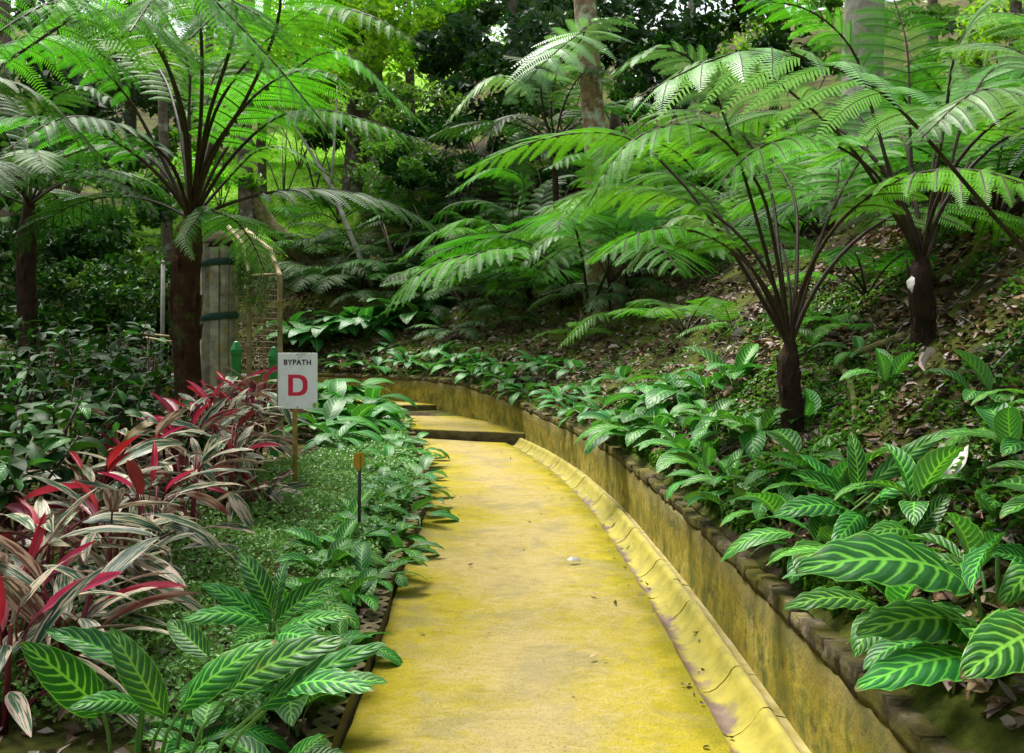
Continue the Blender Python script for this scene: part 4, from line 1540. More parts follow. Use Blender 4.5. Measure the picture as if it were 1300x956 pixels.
# smaller ferns on the bank
small_specs = [
    (742, 432, 'small', 5, .75, .0, 'small bright yellow-green fern above the wall at the middle of the bend'),
    (470, 385, 'pale', 6, .9, .1, 'small fern on the litter slope above the end of the path'),
    (545, 400, 'dark', 7, .9, .1, 'dark low fern beside the plants on the bend of the wall'),
    (575, 425, 'pale', 6, .8, .1, 'low grey-green fern drooping to the wall bend'),
    (520, 345, 'dark', 7, 1.2, .0, 'dark fern half way up the litter slope'),
    (850, 345, 'near', 9, 1.5, .0, 'dense bright fern behind the slim tree fern stalks'),
    (800, 385, 'dark', 6, 1.0, .1, 'dark fern in the shade under the bright fronds'),
    (905, 320, 'near', 8, 1.5, .0, 'bright fern on the slope left of the pale-barked tree'),
    (960, 290, 'pale', 8, 1.5, .0, 'pale fern on the slope between the stalks'),
    (1040, 300, 'near', 8, 1.3, .0, 'green fern at the foot of the pale-barked tree'),
    (1120, 245, 'near', 8, 1.6, .0, 'bright fern on the slope right of the pale-barked tree'),
    (1220, 180, 'near', 8, 1.8, .0, 'fern high on the slope near the right edge'),
    (1010, 190, 'near', 8, 1.8, .0, 'fern high on the slope left of the pale-barked tree'),
    (930, 420, 'small', 5, .6, .1, 'little fern growing beside the thin stalks'),
    (880, 210, 'dark', 8, 1.8, .0, 'dark fern behind the mass of bright fronds'),
    (500, 180, 'grey', 7, 1.9, .1, 'grey-brown fading fern above the litter slope'),
    (600, 215, 'grey', 7, 1.9, .1, 'grey-brown fading fern left of the pale hanging fronds'),
    (365, 330, 'pale', 7, 1.2, .1, 'fern under the fallen mossy log'),
    (420, 320, 'dark', 7, 1.2, .1, 'dark fern beside the leaning sapling'),
    (340, 285, 'near', 7, 1.3, .0, 'bright fern beside the grass gap'),
    (760, 330, 'dark', 7, 1.2, .0, 'dark fern at the foot of the mottled tree'),
    (930, 40, 'dark', 8, 2.2, .0, 'large dark fern on the hilltop at the top edge'),
    (640, 330, 'dark', 6, 1.1, .0, 'dark fern behind the leafy clump'),
    (150, 385, 'dark', 7, 1.3, .1, 'dark fern in the shade left of the grey pole'),
    (20, 360, 'dark', 7, 1.3, .1, 'dark fern in the shade at the left edge'),
    (1080, 420, 'small', 6, .45, .2, 'tiny fern on the mossy bank between the two dark trunks'),
    (1260, 300, 'near', 7, 1.2, .0, 'fern on the slope above the second dark trunk'),
]
for px, py, kind, n, L, lab in [(610, 345, 'near', 9, 1.7, 'broad bright fern left of the leafy clump with fronds fanning to the litter'), (735, 352, 'near', 9, 1.6, 'broad fern in front of the mottled tree foot'),
                                (790, 300, 'pale', 9, 1.7, 'pale broad fern right of the mottled tree foot'), (850, 270, 'near', 9, 1.9, 'tall bright fern filling the gap left of the stalk bundle'),
                                (700, 250, 'near', 9, 2.0, 'bright fern behind the mottled tree foot'), (590, 270, 'dark', 9, 2.0, 'wide dark fern on the slope under the grey fern fronds'),
                                (900, 250, 'near', 9, 1.9, 'bright fern half way up the slope behind the stalk bundle'), (770, 240, 'dark', 8, 2.0, 'dark fern right beside the mottled trunk')]:
    small_specs.append((px, py, kind, n, L, -.05, lab))
for px, py, kind, L, lab in [(455, 375, 'dark', 1.5, 'shaded fern above the far wall below the leaning sapling'), (500, 372, 'near', 1.4, 'green fern above the far wall right of the sapling'), (415, 372, 'dark', 1.6, 'shaded fern right of the bamboo arch'),
                             (400, 335, 'near', 1.5, 'green fern on the slope behind the bamboo arch'), (455, 330, 'dark', 1.6, 'dark fern on the open litter under the sapling'), (530, 300, 'dark', 1.6, 'dark fern high on the open litter slope'),
                             (380, 375, 'dark', 1.5, 'shaded fern close behind the sign board'), (590, 345, 'dark', 1.5, 'dark fern above the litter at the wall bend'), (430, 285, 'dark', 1.7, 'dark fern at the lower edge of the sunny grass'),
                             (640, 420, 'dark', .9, 'low dark fern in the litter at the middle of the bend'), (870, 430, 'near', .9, 'low fern in the litter above the tall striped clump'), (1100, 380, 'near', .8, 'low fern on the moss between the dark trunks')]:
    small_specs.append((px, py, kind, 8, L, .0, lab))
small_specs += [(748, 408, 'tall', 9, 2.9, .1, 'tall fern with long stalks in front of the mottled trunk'), (800, 370, 'tall', 8, 2.4, .1, 'tall fern between the mottled trunk and the stalk bundle')]
rk = random.Random(8)
cl_names = ['among the stalks behind the bend', 'high among the bright ferns', 'on the slope under the trunk trio', 'at the shaded left end of the slope', 'on the slope right of the pale-barked tree', 'under the mottled tree']
cl_boxes = [(560, 900, 300, 400), (780, 1060, 190, 320), (420, 640, 230, 340), (20, 230, 300, 390), (1080, 1300, 120, 300), (560, 860, 190, 330)]
for q, (x0, x1, y0, y1) in enumerate(cl_boxes):
    for k in range(12):
        small_specs.append((rk.uniform(x0, x1), rk.uniform(y0, y1), rk.choice(['near', 'dark', 'dark', 'pale', 'near']), 5, rk.uniform(1.0, 1.6), .0, f'{ORD[k]} fern ' + cl_names[q] + ', counted outwards'))
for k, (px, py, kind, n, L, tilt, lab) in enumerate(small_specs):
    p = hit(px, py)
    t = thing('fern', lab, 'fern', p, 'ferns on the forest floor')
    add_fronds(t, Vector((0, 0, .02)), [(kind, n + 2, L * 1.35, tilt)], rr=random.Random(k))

p = hit(792, 415)
t = thing('fern', 'young fern with one bright yellow-green frond leaning over the wall plants', 'fern', p, 'ferns on the forest floor')
hero(t, p, [(792, 418, p.y), (782, 398, p.y - .2), (752, 402, p.y - .5), (708, 442, p.y - .7)], .33, 'fern', 5, stipe=.12, r0=.008, stalk=MAT['stalk_green'])
hero(t, p, [(792, 418, p.y), (800, 398, p.y - .1), (830, 395, p.y - .2), (855, 420, p.y - .3)], .26, 'fern_dark', 6, stipe=.15, r0=.008, stalk=MAT['stalk_green'])

# ------------------------------------------------------------------ zebra plants
ZL = [leaf_mesh('leaf', MAT[m], w, t0, t1, pet, pth, fold=.14, wave=.010, blunt=b_, roll=ro, prad=.011)
      for m, w, t0, t1, pet, pth, b_, ro in [
          ('zebra', .42, .75, -.55, .45, 1.35, .82, .1), ('zebra2', .46, .55, -.75, .55, 1.3, .8, .15), ('zebra', .38, .95, -.2, .4, 1.4, .85, -.2),
          ('zebra2', .44, .35, -.9, .5, 1.2, .8, .2), ('zebra', .5, .6, -.4, .4, 1.3, .78, 0), ('zebra2', .40, 1.1, .3, .35, 1.45, .85, -.3)]]
ZF = [leaf_mesh('leaf', MAT['zebra_fine'], w, t0, t1, pet, pth, fold=.12, wave=.010, blunt=.75, roll=ro, prad=.011, nu=8, nv=4)
      for w, t0, t1, pet, pth, ro in [(.5, .6, -.6, .5, 1.3, .1), (.46, .4, -.8, .6, 1.2, .1), (.42, .9, -.1, .4, 1.35, -.1)]]


def zebra(p, n, L, lib, label, group, rr, az=None, span=2 * PI, lo=.75):
    t = thing('zebra_plant', label, 'plant', p, group)
    a0 = rr.uniform(0, 6)
    for k in range(n):
        an = a0 + 2.4 * k if az is None else az + span * ((k + .5) / n - .5) + rr.uniform(-.2, .2)
        o = obj('leaf', rr.choice(lib), t, (rr.uniform(-.04, .04), rr.uniform(-.04, .04), -.02))
        s = L * rr.uniform(lo, 1.2)
        o.scale = (s, s, s)
        o.rotation_euler = (rr.uniform(-.25, .25), rr.uniform(-.2, .35), an)
    return t


def along_wall(s, t):
    p, nn = wall_at(s)
    x, y = p + nn * t
    return Vector((x, y, H(x, y)))


rr = random.Random(3)
# row on top of the retaining wall: from the bend to the camera
zones = [   # y range of the wall, how many, leaf length, leaves, library, phrase
    (2.2, 5.2, 14, .28, 8, ZL, 'striped plant of the front clumps on the wall top, counted from the front'),
    (5.3, 7.2, 9, .28, 10, ZL, 'striped plant on the wall top left of the slim tree fern, from the front'),
    (7.3, 9.3, 9, .34, 10, ZL + ZF, 'striped plant of the tall clump half way along the wall, from the front'),
    (9.6, 12.6, 10, .28, 8, ZF, 'finely striped plant on the wall between tall clump and step, from the clump'),
    (12.8, 18.3, 20, .36, 9, ZF, 'finely striped plant on the wall bend past the step, from the step'),
]
for y0, y1, n, L, nl, lib, phrase in zones:
    ss = [S_ALONG[i] for i in range(len(WALL)) if WALL[i, 0] > -5.2 and y0 <= WALL[i, 1] <= y1]
    for k in range(n):
        s = ss[0] + (ss[-1] - ss[0]) * (k + rr.uniform(.2, .8)) / n
        tt = rr.uniform(.13, .26) if k % 2 else rr.uniform(.35, .8)
        p = along_wall(s, tt)
        if 7.3 <= y0 < 9 and k in (3, 4, 5, 6):
            Lk, nk = L * 1.25, nl + 3
        else:
            Lk, nk = L * rr.uniform(.85, 1.15), nl
        zebra(p, nk, Lk, lib, f'{ORD[k]} {phrase}', 'striped zebra plants along the wall top', rr)

for k in range(14):
    s = 26.6 + k * .42 + rr.uniform(-.1, .1)
    zebra(along_wall(s, rr.uniform(.18, .4) if k % 2 else rr.uniform(.9, 1.5)), 7, .22, ZL, f'{ORD[k]} small striped plant on the shelf behind the wall stones, from the front', 'small striped plants behind the wall stones', rr)

# big plants at the lower right, leaf by leaf
HL = [leaf_mesh('leaf', MAT['zebra'], .40, .42, -.5, fold=.2, wave=.014, nu=20, nv=8, blunt=.85, roll=.2),
      leaf_mesh('leaf', MAT['zebra2'], .36, .3, -.38, fold=.16, wave=.014, nu=20, nv=8, blunt=.85, roll=.25),
      leaf_mesh('leaf', MAT['zebra'], .44, .2, -.25, fold=.25, wave=.014, nu=20, nv=8, blunt=.8, roll=0),
      leaf_mesh('leaf', MAT['zebra2'], .42, .5, -.7, fold=.15, wave=.014, nu=20, nv=8, blunt=.82, roll=.3)]


def place_leaf(t, me, base, tip, face=(0, 0, 1), w=1.0):
    """lay a blade from base to tip (world), its upper side towards face; adds its petiole down to the plant's foot"""
    o0 = Vector(t.location)
    x = tip - base
    L = x.length
    x.normalize()
    z = Vector(face)
    z = (z - x * z.dot(x)).normalized()
    y = z.cross(x)
    o = obj('leaf', me, t)
    M_ = Matrix((x, y, z)).transposed().to_4x4()
    chord = .955
    o.matrix_basis = Matrix.Translation(base - o0) @ M_ @ Matrix.Diagonal((L / chord, L / chord * w * .84, L / chord, 1))
    b = MB()
    st = base - o0
    st = Vector((st.x * .5, st.y * .5, H(o0.x + st.x * .5, o0.y + st.y * .5) - o0.z - .02))
    mid = st * .5 + (base - o0) * .5 + Vector((0, 0, .06))
    b.tube([st, mid, base - o0, base - o0 + x * .03], [.007, .006, .005, .004], 6)
    b.build('petiole', [MAT['petiole']], t)
    return o


def hero_plant(label, foot, leaves, name='zebra_plant', group='large zebra plants in front'):
    t = thing(name, label, 'plant', foot, group)
    for k, (bx, by, bd, tx, ty, td, face, w) in enumerate(leaves):
        place_leaf(t, HL[k % 4], P(bx, by, bd), P(tx, ty, td), face, w)
    return t


gp = ground_at(1.42, 2.75)
hero_plant('largest striped plant at the lower right with long arching leaves', gp, [
    (1232, 745, 2.6, 1022, 712, 2.35, (-.1, -.55, .8), 1.0),
    (1250, 800, 2.6, 1100, 792, 2.3, (0, -.5, .85), 1.0),
    (1265, 690, 2.8, 1232, 745, 2.5, (-.8, -.6, .3), .6),
    (1240, 730, 2.9, 1145, 700, 3.0, (-.1, -.6, .8), .9),
    (1120, 775, 2.75, 1000, 765, 2.6, (0, -.4, .9), .8),
    (1260, 840, 2.45, 1095, 862, 2.2, (0, -.35, .9), .9),
    (1250, 780, 3.0, 1290, 668, 3.1, (-.5, -.8, .3), .9),
])
hero_plant('striped plant cut by the right edge with broad facing leaves', ground_at(1.62, 2.5), [
    (1330, 800, 2.3, 1228, 850, 2.05, (-.1, -.7, .7), 1.1),
    (1330, 790, 2.3, 1262, 800, 2.2, (0, -.5, .8), 1.0),
    (1320, 720, 2.6, 1262, 700, 2.5, (0, -.7, .7), .9),
    (1330, 700, 2.8, 1275, 760, 2.6, (-.2, -.8, .5), .9),
])
hero_plant('striped plant with two tall upright leaves in front of the mossy bank', along_wall(28.0, .75), [
    (1090, 625, 3.9, 1082, 548, 3.95, (-.1, -.95, .25), .9),
    (1100, 620, 3.9, 1200, 545, 3.8, (-.35, -.75, .5), .7),
    (1085, 640, 3.9, 1010, 600, 3.8, (0, -.6, .8), .9),
    (1105, 640, 3.8, 1210, 600, 3.6, (0, -.6, .8), .6),
    (1080, 650, 3.8, 985, 650, 3.6, (0, -.5, .8), .9),
    (1095, 650, 3.7, 1060, 690, 3.45, (0, -.7, .7), 1.0),
    (1160, 680, 3.4, 1205, 628, 3.4, (-.3, -.8, .5), 1.0),
    (1165, 690, 3.4, 1110, 668, 3.2, (0, -.6, .8), 1.0),
    (1260, 660, 3.2, 1262, 635, 2.9, (-.3, -.8, .5), 1.2),
    (1180, 700, 3.4, 1230, 690, 3.2, (-.1, -.7, .7), .9),
])
hero_plant('striped plant at the lower left with broad upright leaves at the bottom edge', ground_at(-1.25, 3.05), [
    (130, 905, 2.95, 32, 818, 2.75, (.2, -.75, .6), 1.0),
    (210, 910, 2.9, 142, 800, 2.9, (.1, -.8, .55), 1.1),
    (265, 835, 3.0, 214, 788, 3.1, (0, -.7, .7), 1.0),
    (230, 900, 2.9, 345, 808, 2.9, (.1, -.7, .7), .85),
    (290, 880, 2.85, 435, 808, 2.8, (.15, -.6, .75), .85),
    (330, 900, 2.8, 482, 815, 2.75, (.2, -.6, .75), .7),
    (190, 850, 3.1, 62, 800, 3.1, (0, -.6, .8), .7),
    (180, 900, 2.8, 95, 890, 2.6, (0, -.7, .7), .9),
    (360, 880, 2.8, 470, 870, 2.6, (.1, -.5, .8), .8),
], group='large zebra plants in front')
hero_plant('striped plant between the red-leaved plants and the path, with an upright fan of leaves', ground_at(-1.02, 3.75), [
    (345, 775, 3.7, 305, 700, 3.75, (.2, -.75, .6), 1.1),
    (345, 790, 3.6, 258, 740, 3.5, (.1, -.7, .7), .9),
    (350, 790, 3.6, 425, 735, 3.5, (-.1, -.7, .7), .8),
    (340, 800, 3.6, 238, 775, 3.3, (.1, -.5, .8), .8),
    (352, 765, 3.8, 362, 712, 3.9, (-.2, -.7, .6), 1.0),
    (355, 800, 3.5, 440, 780, 3.4, (-.1, -.6, .8), .9),
    (345, 805, 3.5, 300, 815, 3.2, (.1, -.6, .8), .9),
    (360, 780, 3.7, 415, 760, 3.8, (-.1, -.7, .7), .9),
    (350, 810, 3.4, 405, 815, 3.15, (-.1, -.6, .8), .9),
])

# row on the left edge of the path
for y0, y1, n, L, nl, lib, phrase in [
    (2.7, 4.6, 9, .25, 9, ZL, 'striped plant on the left path edge in front, from the bottom'),
    (4.6, 7.0, 11, .25, 9, ZL, 'striped plant on the left path edge before the ochre marker, from below'),
    (7.0, 10.0, 11, .27, 9, ZF + ZL[:1], 'striped plant on the left path edge past the ochre marker, from the marker'),
    (10.0, 14.0, 12, .28, 9, ZF, 'finely striped plant left of the path before the step, from the front'),
]:
    for k in range(n):
        y = y0 + (y1 - y0) * (k + rr.uniform(.2, .8)) / n
        i = int(abs(LEFT[:, 1] - y).argmin())
        nl_ = np.array((-lt[i, 1], lt[i, 0]))
        q = LEFT[i] + nl_ * ((.13 if k % 2 else .42) + rr.uniform(-.06, .08))
        zebra(ground_at(q[0], q[1]), nl, L * rr.uniform(.85, 1.15), lib, f'{ORD[k]} {phrase}', 'striped zebra plants along the left path edge', rr)
# tall clumps at the left of the steps
for k, (px, d, L) in enumerate([(440, 12.5, .33), (410, 12.0, .33), (455, 13.6, .35), (425, 14.2, .36), (395, 13.2, .36), (470, 14.8, .34), (445, 15.6, .36), (400, 15, .38), (375, 14, .36),
                                (465, 13.0, .28), (480, 14.0, .26), (430, 11.2, .26)]):
    x = (px - CX) / F * d
    zebra(ground_at(x, d), 14, L * 1.7, ZF, f'{ORD[k]} tall plant of the leafy thicket left of the steps, from the sign', 'tall leafy plants left of the steps', rr)
for k in range(12):
    px, d = 370 + k * 16, 19.3 + rr.uniform(-.3, .6)
    x = (px - CX) / F * d
    zebra(ground_at(x, d), 13, .62, ZF, f'{ORD[k]} leafy plant of the row above the far wall, from the arch', 'leafy plants above the far wall', rr)

# ------------------------------------------------------------------ red and cream variegated plants
def sleaf(m, w, t0, t1, ro=0., pet=.35, pth=1.3, tw=0.):
    return leaf_mesh('leaf', MAT[m], w, t0, t1, pet, pth, fold=.18, wave=.004, nu=9, nv=4, blunt=.8, roll=ro, prad=.011, pmat=MAT['strom_maroon'], twist=tw)


SL = [sleaf('strom', .22, .75, .2), sleaf('strom', .18, .5, -.2), sleaf('strom_pale', .20, .6, -.0), sleaf('strom', .22, .9, .4, -.3), sleaf('strom_pale', .17, .3, -.4),
      sleaf('strom', .22, .2, -.8, .2, tw=.6), sleaf('strom_pale', .20, .45, -.2, tw=-.5), sleaf('strom', .22, .6, -.5, tw=.7)]
SR = [sleaf('strom_red', .16, 1.1, .75, -.9), sleaf('strom_red', .15, .9, .5, -1.1), sleaf('strom_maroon', .23, 1.0, .4, -.5), sleaf('strom_red', .2, .7, .3, -.6, tw=.8)]
SD = [sleaf('strom_dry', .17, .3, -1.0), sleaf('strom', .2, .4, -.4, tw=2.0), sleaf('strom_pale', .2, .1, -.9)]
rs = random.Random(21)
spots = [   # px, d, leaf length, plus label detail
    (20, 3.9, 0.42, 'at the left edge below the dark shrubs'), (85, 3.7, 0.38, 'nearest to the bottom left corner'), (60, 4.4, 0.42, 'with broad cream leaves near the left edge'),
    (140, 4.6, 0.39, 'with crimson upright leaves in the front row'), (190, 5.2, 0.39, 'in the front row beside the ground cover'), (120, 5.4, 0.41, 'behind the front row at left'),
    (240, 5.9, 0.39, 'leaning over the ground cover'), (180, 6.2, 0.39, 'with bright pink undersides in the middle'), (150, 6.8, 0.38, 'half hidden under the dark shrubs'),
    (290, 6.9, 0.39, 'at the right end of the front row'), (235, 7.0, 0.41, 'in the middle of the drift with magenta leaves'), (255, 7.5, 0.41, 'just left of the sign post'),
    (280, 7.8, 0.41, 'behind the middle of the drift'), (322, 8.9, 0.39, 'behind the sign post'), (310, 8.5, 0.42, 'in the back row with tall red shoots'),
    (332, 7.3, .28, 'low under the sign board'), (265, 8.3, 0.39, 'at the foot of the big tree fern'), (330, 9.2, 0.43, 'in front of the green posts with red shoots'), (290, 9.3, 0.42, 'at the top of the drift before the bark column'),
    (5, 3.3, 0.39, 'cut off at the left edge'), (-20, 4.6, 0.42, 'mostly beyond the left edge'),
]
for k, (px, d, L, lab) in enumerate(spots):
    x = (px - CX) / F * d
    p = ground_at(x, d)
    t = thing('variegated_plant', 'red and cream variegated plant ' + lab, 'plant', p, 'red and cream variegated plants')
    H0 = .34 + .40 * min(1, max(0, (d - 4) / 5))
    if px == 332:
        H0 = .16
    b = MB()
    for q in range(3):
        an = rs.uniform(0, 6)
        b.tube([(0, 0, -.03), (math.cos(an) * .06, math.sin(an) * .06, H0 * .6), (math.cos(an) * .12, math.sin(an) * .12, H0 * 1.2)], [.012, .01, .008], 5)
    b.build('stem', [MAT['strom_maroon']], t)
    n = 27
    for q in range(n):
        an = 2.4 * q + rs.uniform(-.4, .4)
        lib = SL if rs.random() < (.74 if d > 6.5 else .86) else (SR if rs.random() < .72 else SD)
        if lib is SR:
            lib_tilt = rs.uniform(-.2, .55)
            zz = H0 * rs.uniform(.6, 1.15)
        else:
            lib_tilt = rs.uniform(-.3, .75)
            zz = H0 * rs.uniform(.12, 1.1)
        o = obj('leaf', rs.choice(lib), t, (math.cos(an) * .06, math.sin(an) * .06, zz))
        s = L * rs.uniform(.75, 1.2) * (.72 if lib is SR else 1)
        o.scale = (s, s, s)
        o.rotation_euler = (rs.uniform(-.5, .5), lib_tilt, an)

# ------------------------------------------------------------------ dark shrubs at the left
DL = [leaf_mesh('leaf', MAT['shrub'], w, .3, t1, .12, .4, fold=.22, wave=.006, nu=6, nv=2, blunt=.85, prad=.02, pmat=MAT['stalk_green'])
      for w, t1 in ((.45, -.5), (.4, -.8), (.5, -.2))]
DV = [leaf_mesh('leaf', MAT[m], .38, .2, -.6, .2, .7, fold=.15, wave=.01, nu=8, nv=4, blunt=.8, prad=.02) for m in ('zebra_fine',)]
rd = random.Random(33)
for k, (px, d, hgt, lab) in enumerate([
        (20, 5.6, .75, 'at the left edge above the variegated leaves'), (70, 6.4, .8, 'behind the cream variegated plants'), (130, 7.2, .8, 'left of the drift of red leaves'),
        (30, 7.6, .95, 'tall in the shade at the left edge'), (90, 8.2, .95, 'in the middle of the dark thicket'), (170, 8.2, .85, 'in front of the big tree fern trunk'),
        (140, 9.4, 1.05, 'below the grey pole'), (50, 9.6, 1.15, 'around the slender fern trunk'), (-20, 6.6, .9, 'cut off by the left edge'),
        (105, 10.6, 1.15, 'at the back of the dark thicket'), (190, 9.9, .95, 'with a pale patch of leaves beside the pole'), (10, 11, 1.3, 'at the back left of the thicket'),
        (215, 7.4, .6, 'low at the edge of the red leaves'), (-10, 4.9, .6, 'dark and low at the left edge'), (155, 11.5, 1.2, 'under the yellow bamboo rails')]):
    x = (px - CX) / F * d
    hgt *= 1.22
    p = ground_at(x, d)
    t = thing('shrub', 'dark glossy-leaved shrub ' + lab, 'shrub', p, 'dark glossy shrubs at the left')
    b = MB()
    n = 96
    tips = []
    for q in range(7):
        an = q * .9 + rd.uniform(-.3, .3)
        r = rd.uniform(.15, .5)
        e = Vector((math.cos(an) * r, math.sin(an) * r, hgt * rd.uniform(.75, 1.05)))
        m_ = e * .5 + Vector((0, 0, .1 * hgt))
        b.tube([(0, 0, -.05), m_, e], [.014, .010, .006], 5)
        tips.append((m_, e))
    b.build('stem', [MAT['stalk']], t)
    for q in range(n):
        m_, e = tips[q % 7]
        f = rd.uniform(.1, 1.05)
        c = m_ * (1 - f) + e * f
        an = rd.uniform(0, 2 * PI)
        o = obj('leaf', rd.choice(DL) if rd.random() < .88 else DV[0], t, c)
        s = rd.uniform(.11, .21)
        o.scale = (s, s, s)
        o.rotation_euler = (rd.uniform(-.5, .5), rd.uniform(-.5, .7), an)

# ------------------------------------------------------------------ ground cover, moss, litter
def scatter_pts(n, fn, seed):
    R = np.random.default_rng(seed)
    out = []
    while len(out) < n:
        p = fn(R)
        if p is not None:
            out.append(p)
    return np.array(out)


def cover_pt(R):
    d = 3.3 + 10.5 * R.uniform() ** 1.1
    xl, xr = -3.0 + .08 * d, -.85
    x = R.uniform(xl, xr)
    z, s = low(x, d)
    if s < .12:
        return None
    lump = .13 + .12 * noise.noise(Vector((x * 2.2, d * 2.2, 4)))
    return (x, d, z + lump * R.uniform(.1, 1) ** .6)


gc_ = obj('ground_cover', quads_mesh('ground_cover', scatter_pts(42000, cover_pt, 3), .035, MAT['cover'], aspect=.62, up=.6, seed=3))
gc_['kind'] = 'stuff'


def litter_field(n, seed, dmax, tmin=.15, tmax=16, power=1.6):
    R = np.random.default_rng(seed)
    pts, cols = [], []
    pal = np.array([(.30, .22, .19), (.38, .31, .28), (.42, .37, .34), (.20, .11, .06), (.28, .16, .08), (.14, .08, .05), (.34, .24, .13), (.46, .42, .4), (.10, .065, .045)])
    pw = np.array([.17, .14, .07, .17, .12, .14, .09, .03, .07])
    while len(pts) < n:
        i = int(R.integers(225, len(WALL) - 180))
        t = tmin + (tmax - tmin) * R.uniform() ** power
        x, y = WALL[i] + WN[i] * t
        if y < 1.2 or abs(x) > .6 * y + .8 or y > dmax:
            continue
        dens = .5 + .9 * noise.noise(Vector((x * .8, y * .8, 11)))
        if R.uniform() > dens + .25:
            continue
        if y > 24 and -11 < x < -4:
            continue
        pts.append((x, y, bank(i, t, x, y) + R.uniform(.005, .035)))
        cols.append(pal[R.choice(len(pal), p=pw)] * R.uniform(.75, 1.15))
    return np.array(pts), np.array(cols)


lp, lc_ = litter_field(17000, 8, 30)
l2, c2 = litter_field(9000, 18, 10.5, .15, 5, 1.3)
lp, lc_ = np.concatenate([lp, l2]), np.concatenate([lc_, c2])
Rl = np.random.default_rng(9)
sz = Rl.uniform(.05, .14, len(lp)) * np.where(lp[:, 1] > 12, 1.3, np.where(lp[:, 1] < 6, .72, .9))
lit = obj('leaf_litter', litter_mesh('leaf_litter', lp, sz, MAT['litter'], 5, lc_))
lit['kind'] = 'stuff'


def weeds(n, seed, thr, tm=13, ym=99):
    R = np.random.default_rng(seed)
    out = []
    while len(out) < n:
        i = int(R.integers(225, len(WALL) - 190))
        t = .1 + tm * R.uniform() ** 1.7
        x, y = WALL[i] + WN[i] * t
        if y < 1.5 or y > ym or abs(x) > .6 * y + .6:
            continue
        if noise.noise(Vector((x * 1.3, y * 1.3, 21))) + .5 * noise.noise(Vector((x * 4, y * 4, 2))) < thr:
            continue
        out.append((x, y, bank(i, t, x, y) + .075 * R.uniform() ** 1.3))
    return np.array(out)


w_ = np.concatenate([weeds(34000, 4, .02), weeds(26000, 41, -.02, 4.5, 10)])
o = obj('weeds', quads_mesh('weeds', w_, np.random.default_rng(1).uniform(.022, .06, len(w_)), MAT['weed'], aspect=.6, up=.55, seed=6))
o['kind'] = 'stuff'
w_ = np.concatenate([weeds(40000, 14, -.25), weeds(40000, 15, -.2, 4, 9)])
w_[:, 2] -= .03
o = obj('moss', quads_mesh('moss', w_, np.random.default_rng(2).uniform(.015, .035, len(w_)), MAT['mossy'], aspect=.4, up=.1, spread=1, seed=7))
o['kind'] = 'stuff'


def lawn_pt(R):
    x, y = R.uniform(-12, -3.5), R.uniform(23, 42)
    return (x, y, H(x, y) + .02 + .07 * R.uniform())


o = obj('grass', quads_mesh('grass', scatter_pts(9000, lawn_pt, 51), np.random.default_rng(6).uniform(.10, .26, 9000), MAT['crown_a'], aspect=.25, up=.1, spread=1, seed=52))
o['kind'] = 'stuff'


def bed_litter(R):
    d = 2.3 + 14 * R.uniform()
    x = R.uniform(-.5 * d - .4, -.7)
    z, s = low(x, d)
    return None if s < .1 else (x, d, z + R.uniform(.005, .03))


q = scatter_pts(3500, bed_litter, 31)
pal = np.array([(.20, .13, .09), (.30, .23, .18), (.12, .08, .05), (.36, .32, .28)])
o = obj('leaf_litter', quads_mesh('leaf_litter', q, .08, MAT['litter'], spread=.4, aspect=.5, up=.7, seed=15, col=pal[rng.integers(0, 4, len(q))]))
o['kind'] = 'stuff'

# bits of leaf blown on to the path and into the drain
Rp = np.random.default_rng(77)
pts = []
for k in range(150):
    i = int(Rp.integers(262, 400))
    if k < 90:
        o_ = -Rp.uniform(.12, .34)
    else:
        o_ = -Rp.uniform(.3, 1.6)
    x, y = WALL[i] + WN[i] * o_
    if y > 12.6:
        continue
    dz = np.interp(o_, [p_[0] for p_ in dprof], [p_[1] for p_ in dprof]) if o_ > -.27 else .004
    pts.append((x, y, dz + .006))
pts = np.array(pts)
pal = np.array([(.16, .10, .05), (.10, .07, .04), (.26, .22, .10), (.12, .14, .04)])
o = obj('leaf_scraps', litter_mesh('leaf_scraps', pts, Rp.uniform(.012, .045, len(pts)), MAT['litter'], 78, pal[Rp.integers(0, 4, len(pts))]))
o['kind'] = 'stuff'
# twigs in the litter
b = MB()
for k in range(420):
    i = int(Rp.integers(262, 440))
    t_ = .3 + 7 * Rp.uniform() ** 1.3
    x, y = WALL[i] + WN[i] * t_
    an, L_ = Rp.uniform(0, 6.28), Rp.uniform(.12, .5)
    q = []
    for f_ in (-.5, 0, .5):
        xx, yy = x + math.cos(an) * L_ * f_ + Rp.normal(0, .015), y + math.sin(an) * L_ * f_ + Rp.normal(0, .015)
        q.append((xx, yy, H(xx, yy) + .02 + Rp.uniform(0, .02)))
    b.tube(q, [.006, .005, .003], 4, cap=False)
o = b.build('twigs', [MAT['bark_grey']])
o['kind'] = 'stuff'

# single fallen leaves
CURL = [leaf_mesh('dry_leaf', MAT[m], w, .35, -.5, .25, .5, fold=.5, wave=.03, nu=8, nv=4, roll=ro, prad=.008, pmat=MAT['tan_leaf'], twist=tw, blunt=.8)
        for m, w, ro, tw in (('white_leaf', .5, .5, .5), ('pink_leaf', .5, -.6, .8), ('tan_leaf', .45, .6, -.6), ('white_leaf', .6, -.4, -.8))]


def fallen(px, py, L, kind, lab, rot=(0, 0, 0), dz=.015, d=None, at=None):
    p = at if at is not None else (hit(px, py) if d is None else P(px, py, d))
    o = obj('fallen_leaf', CURL[kind], None, p + Vector((0, 0, dz)))
    o.scale = (L, L, L)
    o.rotation_euler = rot
    tag(o, lab, 'leaf', 'single fallen leaves')


